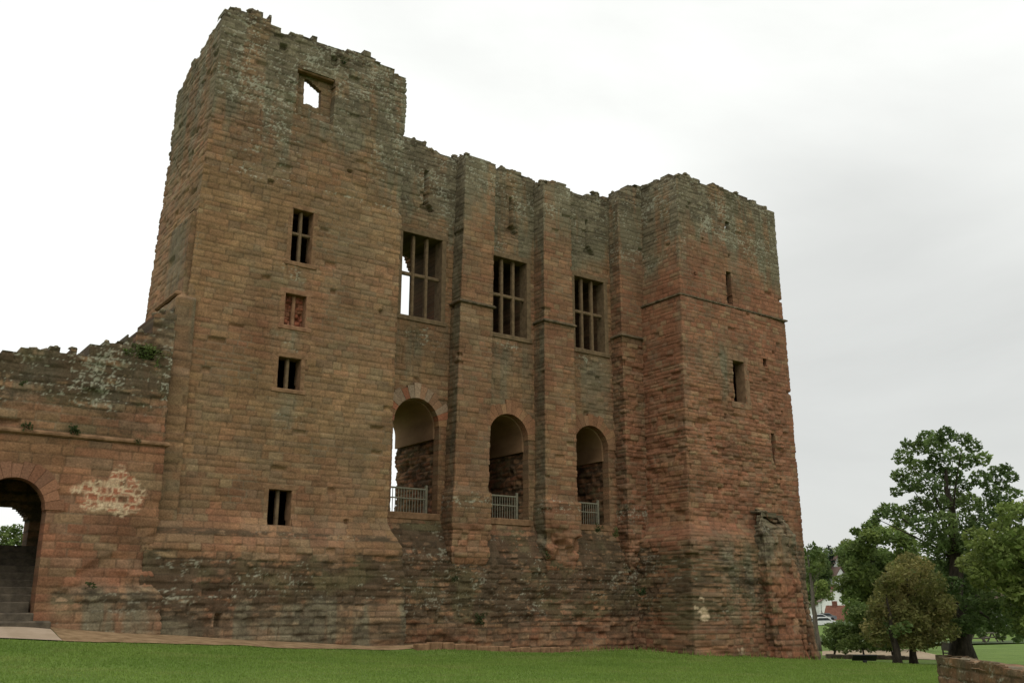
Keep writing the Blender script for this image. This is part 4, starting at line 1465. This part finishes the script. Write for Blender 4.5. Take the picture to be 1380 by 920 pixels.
hol = fill([(1225, 753), (1245, 760), (1260, 782), (1276, 812), (1284, 838), (1278, 858), (1250, 864), (1200, 864), (1176, 860), (1168, 840), (1180, 806), (1196, 776), (1210, 758)], 80, 12, 12)
tree('holly_tree', 'rounded olive brown dome tree in front of the oak', gpt(1225, 43), 3.4, 0.15, hol, 43, 1300, 0.08, OLIVE, 13, depth=1.5, lim=18, bark=M_BARK)
tree('ash_tree', 'dark slim trunk standing under the left edge of the olive dome', gpt(1203, 42), 2.6, 0.17, fill([(1185, 835), (1220, 830), (1225, 852), (1185, 855)], 6, 9, 3), 42, 620, 0.1, DARKG, 15, depth=0.6, lim=4)
tree('slender_tree', 'thin grey bare trunked tree just beyond the right tower', gpt(1098, 62), 6.0, 0.2, [(1094, 742, 11), (1104, 750, 9), (1088, 756, 9), (1099, 764, 9), (1108, 760, 6), (1092, 774, 7), (1088, 790, 6)], 62, 420, 0.16, GREEN, 17, bark=M_BARKP, depth=1.0, lim=6)
for k, (u, d, poly, n, r) in enumerate([(1120, 52, [(1110, 870), (1114, 850), (1124, 842), (1142, 838), (1148, 870)], 20, 8), (1160, 51, [(1136, 870), (1140, 828), (1160, 816), (1182, 826), (1186, 870)], 30, 10),
                                        (1198, 53, [(1174, 870), (1178, 828), (1198, 820), (1216, 836), (1220, 870)], 24, 10)]):
    tree('shrub', ['low green shrub nearest the castle corner', 'wide green shrub in the middle of the bed under the bushy tree', 'green shrub beside the dark slim trunk'][k], gpt(u, d), 0.9, 0.06, fill(poly, n, r, 20 + k), d, 1000, 0.09, GREEN, 21 + k,
         'shrubs in the edged bed', 'shrub', depth=0.7, lim=5)
# trees on the rise and behind the park, each with its own crown
far_t = [(1088, 300, 742, 830, 12, 'GREEN'), (1103, 310, 738, 800, 11, 'DARKG'), (1136, 330, 728, 800, 12, 'BRIGHT'), (1152, 320, 726, 800, 13, 'GREEN'), (1170, 300, 735, 810, 13, 'DARKG'), (1192, 290, 740, 815, 13, 'GREEN'),
         (1215, 280, 745, 820, 14, 'DARKG'), (1240, 285, 748, 822, 14, 'GREEN'), (1268, 270, 755, 825, 14, 'DARKG'), (1296, 280, 752, 825, 15, 'GREEN'), (1325, 270, 757, 826, 14, 'DARKG'), (1352, 275, 750, 826, 15, 'GREEN'), (1385, 260, 745, 828, 16, 'DARKG'),
         (1108, 190, 782, 805, 9, 'BRIGHT'), (1250, 130, 800, 850, 14, 'DARKG'), (1320, 125, 806, 850, 14, 'DARKG'), (1285, 140, 795, 845, 14, 'GREEN'), (1372, 120, 812, 852, 13, 'DARKG')]
pal = dict(GREEN=GREEN, DARKG=DARKG, BRIGHT=BRIGHT)
far_lab = ['far tree at the castle corner, tallest of the left edge', 'dark far tree beside the pointed conifer', 'pale far tree above the brown roofed houses', 'far green tree on the skyline just left of the bushy tree',
           'far dark tree hidden behind the top of the bushy tree', 'far tree behind the right half of the bushy tree', 'far dark tree behind the left foot of the oak crown', 'far green tree behind the olive dome top',
           'far dark tree behind the middle of the oak', 'far green tree behind the oak trunk', 'far dark tree behind the right oak limbs', 'far green tree behind the bright leafy tree', 'far dark tree at the right picture edge',
           'light green bush below the brown roofed houses', 'dark bush behind the right side of the olive dome', 'dark bush seen under the oak limbs', 'green bush behind the oak trunk foot', 'dark bush at the right edge beyond the lawn']
for k, (u, d, vt, vb, r, pk) in enumerate(far_t):
    rg = random.Random(k + 50)
    cl = []
    v = vt + r * 0.7
    while v < vb:
        for q in range(3):
            cl.append((u + rg.uniform(-1, 1) * r * (1.1 if v > vt + r else 0.6), v + rg.uniform(-2, 2), r * rg.uniform(0.55, 0.85)))
        v += r * 0.7
    pb = far(u, vb + 8, d)
    hz = max(float(hill_z(np.array([pb[0]]), np.array([pb[1]]))[0]), g1(pb[0], pb[1]))
    base = (pb[0], pb[1], min(hz, pb[2]))
    tree('broadleaf_tree', far_lab[k], base, (vb - vt) / 1345 * d * 0.6, 0.3, cl, d, 60 if d > 200 else 240, 0.42 if d > 200 else 0.22, pal[pk], 60 + k, 'distant trees beyond the lawn', depth=r / 1345 * d * 0.6, lim=4)
cl = [(1117, 737, 3), (1117, 742, 4.5), (1116, 748, 6), (1118, 754, 7), (1117, 761, 8), (1117, 768, 8)]
pb = far(1117, 778, 315)
tree('conifer_tree', 'small dark pointed conifer on the skyline beyond the castle corner', (pb[0], pb[1], pb[2] - 3), 7, 0.25, cl, 315, 45, 0.45, [(0.012, 0.026, 0.014), (0.018, 0.034, 0.018)], 91, depth=0.5, lim=3)
# trees seen through the doorway arch
gt = [(8, 715, 8), (22, 712, 7), (14, 724, 9), (0, 726, 9), (30, 728, 8), (-12, 720, 9), (20, 736, 10), (5, 742, 10), (36, 740, 8), (-12, 740, 10), (28, 722, 5)]
pb = far(12, 760, 62)
tree('garden_tree', 'small round green tree framed by the doorway arch', (pb[0], pb[1], g1(pb[0], pb[1])), 2.6, 0.18, gt, 62, 1100, 0.12, GREEN, 93, depth=1.0)

# ---- plants growing on the masonry -----------------------------------------------------
plants = [(100, 577, YL - 0.12, 9, 'green fern tuft on the ledge of the broken wall'), (38, 572, YL - 0.12, 7, 'small weed tuft on the ledge near the left edge'), (186, 593, YL - 0.12, 4, 'tiny sprig on the ledge close to the tower'),
          (208, 476, YL + 0.05, 19, 'large ivy patch on the broken wall head against the tower'), (178, 470, YL + 0.05, 13, 'grassy patch on the broken wall head left of the ivy'), (648, 832, 28.2, 9, 'dark fern low on the main wall'), (865, 796, 26.9, 9, 'dark fern in the angle beside the right tower'),
          (832, 716, 28.3, 7, 'bright green weed on the ledge right of the last railing'), (808, 710, 28.4, 7, 'grassy tuft under the right railing'), (612, 778, 28.2, 6, 'small green sprig below the first buttress'), (463, 84, YF - 0.05, 5, 'dry dark tuft high on the left tower beside its top opening'), (740, 747, 28.1, 5, 'small plant at the foot of the second buttress'), (32, 515, YL - 0.05, 5, 'pale green sprig on the face of the broken wall'), (122, 787, YL - 0.3, 6, 'green moss clump on the low footing beside the doorway')]
for k, (u, v, y, r, lab) in enumerate(plants):
    p = at(u, v, y)
    rr = r / 1345 * np.linalg.norm(p[:2])
    root = empty('wall_plant', tuple(p))
    tag(root, lab, 'plant', 'plants growing on the masonry')
    rng = random.Random(k)
    cs = [(rng.uniform(-1, 1) * rr * 0.8, rng.uniform(-0.1, 0.25) * rr, rng.uniform(-0.8, 0.5) * rr) for _ in range(9)]
    cols = [(0.03, 0.05, 0.018), (0.045, 0.065, 0.02), (0.06, 0.07, 0.025)] if k not in (3, 4, 7) else [(0.1, 0.14, 0.035), (0.07, 0.1, 0.03), (0.12, 0.12, 0.05)]
    V, F, C = leaf_cloud(cs, [(rr * 0.42,) * 3] * 9, 2600, 0.035, cols, k + 300, flat=0.2, shell=0.2)
    mesh_np('leaves', V, F, C, M_LEAF, root, smooth=False)
    mb = MB()
    for q in range(5):
        c = Vector(cs[q])
        mb.tube([(0, 0.1, -rr * 0.5), tuple(c * 0.5 + Vector((0, 0.04, -rr * 0.2))), tuple(c)], [0.008, 0.006, 0.003], 4)
    mb.build('stem', M_BARK, root)

# ---- mown grass blades over the lawn in view --------------------------------------------
rng = np.random.default_rng(77)
n = 330000
ang = np.radians(rng.uniform(22.0, 108.0, n))
dd = np.sqrt(rng.uniform(15.0 ** 2, 46.0 ** 2, n))
dd = 14.5 + (dd - 14.5) * rng.random(n) ** 0.35
px, py = dd * np.cos(ang), dd * np.sin(ang)
edx = np.array([-8, 5.0] + [e[0] for e in edge[1:]] + [17, 19, 21, 23.5, 26.0, 26.3, 30.2, 30.5, 34.2, 34.3, 80])
edy = np.array([23.5, 23.75] + [e[1] for e in edge[1:]] + [26.1, 26.5, 26.4, 26.3, 26.0, 25.5, 25.4, 24.2, 24.2, 90, 90])
ok = py < np.interp(px, edx, edy) - 0.02 + rng.uniform(-0.06, 0.10, n)
px, py, dd = px[ok], py[ok], dd[ok]
n = len(px)
pz = gz(px, py)
h = rng.uniform(0.018, 0.045, n) * (0.7 + 0.02 * dd)
h = h * np.where(py > np.interp(px, edx, edy) - 0.25, np.where(px > 16, rng.uniform(1.0, 4.2, n), 0.8), 1.0)
a = rng.uniform(0, 2 * np.pi, n)
wd = rng.uniform(0.006, 0.014, n) * (0.6 + 0.035 * dd)
lean = rng.uniform(-0.5, 0.5, (n, 2)) * h[:, None]
P0 = np.stack([px - np.cos(a) * wd, py - np.sin(a) * wd, pz - 0.005], 1)
P1 = np.stack([px + np.cos(a) * wd, py + np.sin(a) * wd, pz - 0.005], 1)
P2 = np.stack([px + lean[:, 0], py + lean[:, 1], pz + h], 1)
V = np.stack([P0, P1, P2], 1).reshape(-1, 3)
patch = fbm(px * 0.5, py * 0.8, 888, 4)[:, None]
gc = np.array([0.115, 0.21, 0.027]) * (1 - patch) + np.array([0.2, 0.29, 0.05]) * patch
dry = sst(0.55, 0.72, fbm(px * 0.9 + 5, py * 1.6, 889, 4))[:, None] * 0.45
gc = gc * (1 - dry) + np.array([0.24, 0.27, 0.075]) * dry
gc = (gc + np.array([0.025, 0.02, 0.014])) * rng.uniform(0.8, 1.2, (n, 1))
gr = mesh_np('grass', V, np.arange(3 * n).reshape(n, 3), np.repeat(gc, 3, 0), M_LEAF, None, smooth=False)
tag(gr, 'short mown green grass of the lawn before the castle', 'grass', kind='stuff')

# ------------------------------------------------------------------ low ruin wall at the right front
a0, a1 = on_ground(1262, 914), np.array([0, 0, 0.0])
d0 = float(np.hypot(a0[0], a0[1]))
A_ = far(1261, 900, 24.5)
B_ = far(1430, 925, 19.0)
ux = (B_ - A_)[:2]
ul = float(np.linalg.norm(ux))
ux = ux / ul
nx_ = np.array([ux[1], -ux[0]])        # right of travel A -> B
if nx_ @ A_[:2] > 0:
    nx_ = -nx_
bk = -nx_
lw = empty('low_wall', (A_[0], A_[1], g1(A_[0], A_[1])))
tag(lw, 'low ruined stub of red and grey stone wall at bottom right', 'low wall')
path = [tuple(A_[:2] + bk * 0.9), tuple(A_[:2]), tuple(B_[:2]), tuple(B_[:2] + bk * 0.9)]
# the visible face must lie to the right of travel
v1 = np.array(path[1]) - np.array(path[0])
if (np.array([v1[1], -v1[0]]) @ ux) > 0:
    path = path[::-1]
gzl = g1(A_[0], A_[1])
zt_ = float(far(1300, 893, 23.0)[2])
wall('wall', path, None, gzl - 0.25, zt_ + 0.15, parent=lw, seed=211, top=lambda s: zt_ + 0.05 + 0.16 * (fbm(s * 1.7, s * 0, 213, 4) - 0.5), cap=0.12, ds=0.025, dz=0.024, course=(0.13, 0.24), length=(0.22, 0.6), head=False,
     ero=lambda S, Z: np.full_like(S, 0.35), tint=lambda S, Z: dict(red=0.45, grey=0.25, moss=0.45, lich=0.4))
xs = np.linspace(0, ul, 60)
ys = np.linspace(0.02, 0.9, 16)
GX, GY = np.meshgrid(xs, ys)
PX = A_[0] + ux[0] * GX + bk[0] * GY
PY = A_[1] + ux[1] * GX + bk[1] * GY
cellt = masonry(GX, GY, 217, 0, 1, ul, (0.2, 0.3), (0.3, 0.6))
PZ = zt_ + 0.03 - 0.12 * np.abs(GY / 0.45 - 1) ** 4 - 0.1 * sst(0.3, 0, GX) - 0.03 * cellt['jm'] + 0.02 * (cellt['r1'] - 0.5) + 0.07 * (fbm(GX * 2.2, GY * 2.2, 219, 4) - 0.4)
Ct = stone_color(PX, PZ, GX, cellt, np.full_like(GX, 0.4), np.full_like(GX, 0.45), np.full_like(GX, 0.4), np.full_like(GX, 0.5), 219)
idx = np.arange(GX.size).reshape(GX.shape)
F = np.stack([idx[:-1, :-1], idx[:-1, 1:], idx[1:, 1:], idx[1:, :-1]], -1).reshape(-1, 4)
mesh_np('coping', np.stack([PX, PY, PZ], -1).reshape(-1, 3), F, Ct.reshape(-1, 3), M_STONE, lw)
settle(lw)

# ------------------------------------------------------------------ reading board on the lawn
p = gpt(1160, 38.5)
ib = empty('information_board', p)
tag(ib, 'dark tilted reading board on a short post on the lawn', 'information board')
ib.rotation_euler = (0, 0, YAW - math.pi / 2 - math.radians(8))
m = MB()
m.box(-0.07, 0.07, -0.05, 0.05, -0.1, 0.12, 0.01)
m.build('post', M_BLACK, ib)
m = MB()
m.box(-0.42, 0.42, -0.16, 0.16, -0.025, 0.025, 0.01, rot=Matrix.Translation((0, 0, 0.2)) @ Matrix.Rotation(math.radians(-38), 4, 'X'))
m.build('panel', M_BLACK, ib)

# ------------------------------------------------------------------ picnic tables and bench under the trees
def picnic(label, u, d, rz):
    p = gpt(u, d)
    r = empty('picnic_table', p)
    r.rotation_euler = (0, 0, rz)
    tag(r, label, 'picnic table', 'picnic tables on the far lawn')
    m = MB()
    for k in range(5):
        y = -0.34 + k * 0.17
        m.box(-0.9, 0.9, y - 0.075, y + 0.075, 0.71, 0.75, 0.006)
    m.build('table_top', M_WOOD, r)
    for s in (-1, 1):
        m = MB()
        m.box(-0.9, 0.9, s * 0.72 - 0.13, s * 0.72 + 0.13, 0.42, 0.46, 0.006)
        m.build('seat', M_WOOD, r)
    for s in (-0.62, 0.62):
        m = MB()
        for t in (-1, 1):
            m.box(-0.04, 0.04, -0.05, 0.05, -0.42, 0.42, 0.005, rot=Matrix.Translation((s, t * 0.42, 0.35)) @ Matrix.Rotation(t * 0.5, 4, 'X'))
        m.box(s - 0.035, s + 0.035, -0.85, 0.85, 0.36, 0.42, 0.005)
        m.build('leg', M_WOOD, r)


picnic('grey picnic table left of the others, behind the olive dome tree trunk', 1238, 92, 0.4)
picnic('grey picnic table between the olive dome and the oak trunk', 1258, 88, 0.9)
picnic('grey picnic table just right of the oak trunk', 1313, 86, 0.6)
picnic('grey picnic table farthest right beyond the oak', 1334, 90, 0.2)
p = gpt(1278, 47.5)
bn = empty('bench', p)
bn.rotation_euler = (0, 0, 0.9)
tag(bn, 'small dark wooden bench against the left of the oak trunk', 'bench')
m = MB()
m.box(-0.6, 0.6, -0.2, 0.2, 0.41, 0.46, 0.008)
m.build('seat', M_WOOD, bn)
m = MB()
m.box(-0.6, 0.6, 0.19, 0.23, 0.55, 0.88, 0.008)
m.build('backrest', M_WOOD, bn)
for s in (-0.5, 0.5):
    m = MB()
    m.box(s - 0.03, s + 0.03, -0.18, -0.12, 0, 0.41, 0.005)
    m.box(s - 0.03, s + 0.03, 0.185, 0.235, 0, 0.9, 0.005)
    m.build('leg', M_WOOD, bn)

# ------------------------------------------------------------------ gravel path beyond
pts_n = [(1108, 883), (1160, 884), (1200, 886.5), (1250, 888.5), (1284, 889.5)]
pts_f = [(1284, 887), (1262, 882), (1235, 876), (1190, 872), (1150, 875), (1108, 877)]
pp = [tuple(gpt(u, 2.38 / ((v - 818) / 1345))[:2]) for u, v in pts_n]
pp = [tuple(on_ground(u, v)[:2]) for u, v in pts_n] + [tuple(on_ground(u, v)[:2]) for u, v in pts_f]
sheet('gravel_path', pp, M_GRAVEL, 0.02, sub=1.5)
# stone edging of the shrub bed
m = MB()
e0, e1 = gpt(1112, 50), gpt(1216, 51)
for k in range(20):
    t = (k + 0.5) / 20
    x, y = e0[0] + (e1[0] - e0[0]) * t, e0[1] + (e1[1] - e0[1]) * t
    R = Matrix.Translation((x, y, g1(x, y))) @ Matrix.Rotation(math.atan2(e1[1] - e0[1], e1[0] - e0[0]), 4, 'Z')
    m.box(-0.2, 0.19, -0.12, 0.12, -0.2, 0.16 + 0.05 * kr.random(), 0.03, rot=R)
tag(m.build('stone_edging', M_STEP), 'low rough stone edging along the front of the shrub bed', 'edging')


# ------------------------------------------------------------------ village beyond
def house(label, u, d, zb, w_, dp, hh, rh, rz, roofm, wins):
    p = far(u, 818, d)
    r = empty('house', (p[0], p[1], zb))
    r.rotation_euler = (0, 0, rz)
    tag(r, label, 'house', 'houses beyond the trees')
    m = MB()
    m.prism([(-w_ / 2, -dp / 2, -3), (w_ / 2, -dp / 2, -3), (w_ / 2, -dp / 2, hh), (0, -dp / 2, hh + rh * 0.98), (-w_ / 2, -dp / 2, hh)], (0, dp, 0))
    m.build('wall', M_WHITE, r)
    m = MB()
    e = 0.35
    t = 0.16
    for s in (-1, 1):
        q = rh / (w_ / 2)
        m.prism([(0, -dp / 2 - e, hh + rh + 0.02), (s * (w_ / 2 + e), -dp / 2 - e, hh - e * q + 0.02), (s * (w_ / 2 + e), -dp / 2 - e, hh - e * q + t), (0, -dp / 2 - e, hh + rh + t + 0.04)], (0, dp + 2 * e, 0))
    ro_ = m.build('roof', roofm, r)
    m = MB()
    m.box(-0.4, 0.4, dp * 0.2, dp * 0.2 + 0.8, hh + rh * 0.6, hh + rh + 1.0, 0.03)
    m.build('chimney', M_ROOFT, ro_)
    for (x, z, ww, wh) in wins:
        m = MB()
        m.box(x - ww / 2, x + ww / 2, -dp / 2 - 0.03, -dp / 2 + 0.1, z, z + wh, 0.02)
        o = m.build('window', M_WHITE, r)
        m = MB()
        m.box(x - ww / 2 + 0.1, x + ww / 2 - 0.1, -dp / 2 - 0.045, -dp / 2 - 0.035, z + 0.1, z + wh - 0.1, 0)
        m.build('pane', M_GLASS, o)


fr = YAW - math.pi / 2 - math.radians(18)
house('white rendered house with a blank gable beyond the castle corner', 1126, 235, -2.8, 6.5, 9, 4.2, 2.6, fr + 0.1, M_ROOFB, [(-1.6, 0.9, 1.0, 1.2), (1.6, 0.9, 1.0, 1.2)])
house('long low white building left of the blank gable', 1106, 245, -2.8, 6.0, 7, 2.6, 1.0, fr, M_ROOFB, [(-1.4, 0.8, 1.2, 1.0), (1.4, 0.8, 1.2, 1.0)])
house('low building with a steep red clay roof in front of the white gable', 1136, 205, -4.8, 6.0, 6.0, 1.6, 3.4, fr + 1.2, M_ROOFT, [(0, 0.3, 1.0, 1.0)])
house('upper hillside house with a brown roof and white gable', 1122, 330, 9.6, 5.5, 7, 3.0, 3.0, fr + 0.9, M_ROOFB, [(0, 0.8, 1.1, 1.2)])
house('lower hillside house with brown roof and white wall', 1124, 315, 6.6, 7.0, 6, 2.4, 2.6, fr + 1.1, M_ROOFB, [(-1.5, 0.6, 1.0, 1.0), (1.5, 0.6, 1.0, 1.0)])
house('pinkish roofed house seen through gaps low in the oak at right', 1372, 150, -2.8, 8, 8, 2.8, 2.6, fr + 0.8, M_ROOFB, [(-2, 0.8, 1.1, 1.1), (2, 0.8, 1.1, 1.1)])


def car(label, u, d, v, rz, paint):
    p = far(u, v, d)
    r = empty('parked_car', (p[0], p[1], p[2]))
    r.rotation_euler = (0, 0, rz)
    tag(r, label, 'car', 'cars parked in the village')
    m = MB()
    prof = [(-2.05, 0.32), (-2.1, 0.75), (-1.6, 0.88), (-1.25, 0.92), (-0.75, 1.4), (0.75, 1.44), (1.5, 1.0), (2.05, 0.92), (2.1, 0.4), (2.0, 0.3)]
    m.prism([(x, -0.82, z) for x, z in prof], (0, 1.64, 0))
    m.build('body', paint, r)
    m = MB()
    for s in (-1, 1):
        y = s * 0.825
        m.prism([(-1.1, y, 0.95), (-0.68, y, 1.33), (0.7, y, 1.36), (1.3, y, 0.98)], (0, s * 0.012, 0))
    m.build('window', M_GLASS, r)
    for x in (-1.3, 1.3):
        for s in (-1, 1):
            m = MB()
            m.tube([(x, s * 0.7, 0.32), (x, s * 0.86, 0.32)], [0.32, 0.32], 14)
            m.build('wheel', M_TYRE, r)


car('white car parked beyond the slender trunk, nearest the castle edge', 1103, 190, 838, fr + 0.2, M_CARW)
car('grey car parked between white cars by the red roof', 1112, 200, 836, fr + 0.1, M_CARG)
car('white car parked right of the slender trunk, lowest in view', 1108, 165, 844, fr + 0.3, M_CARW)
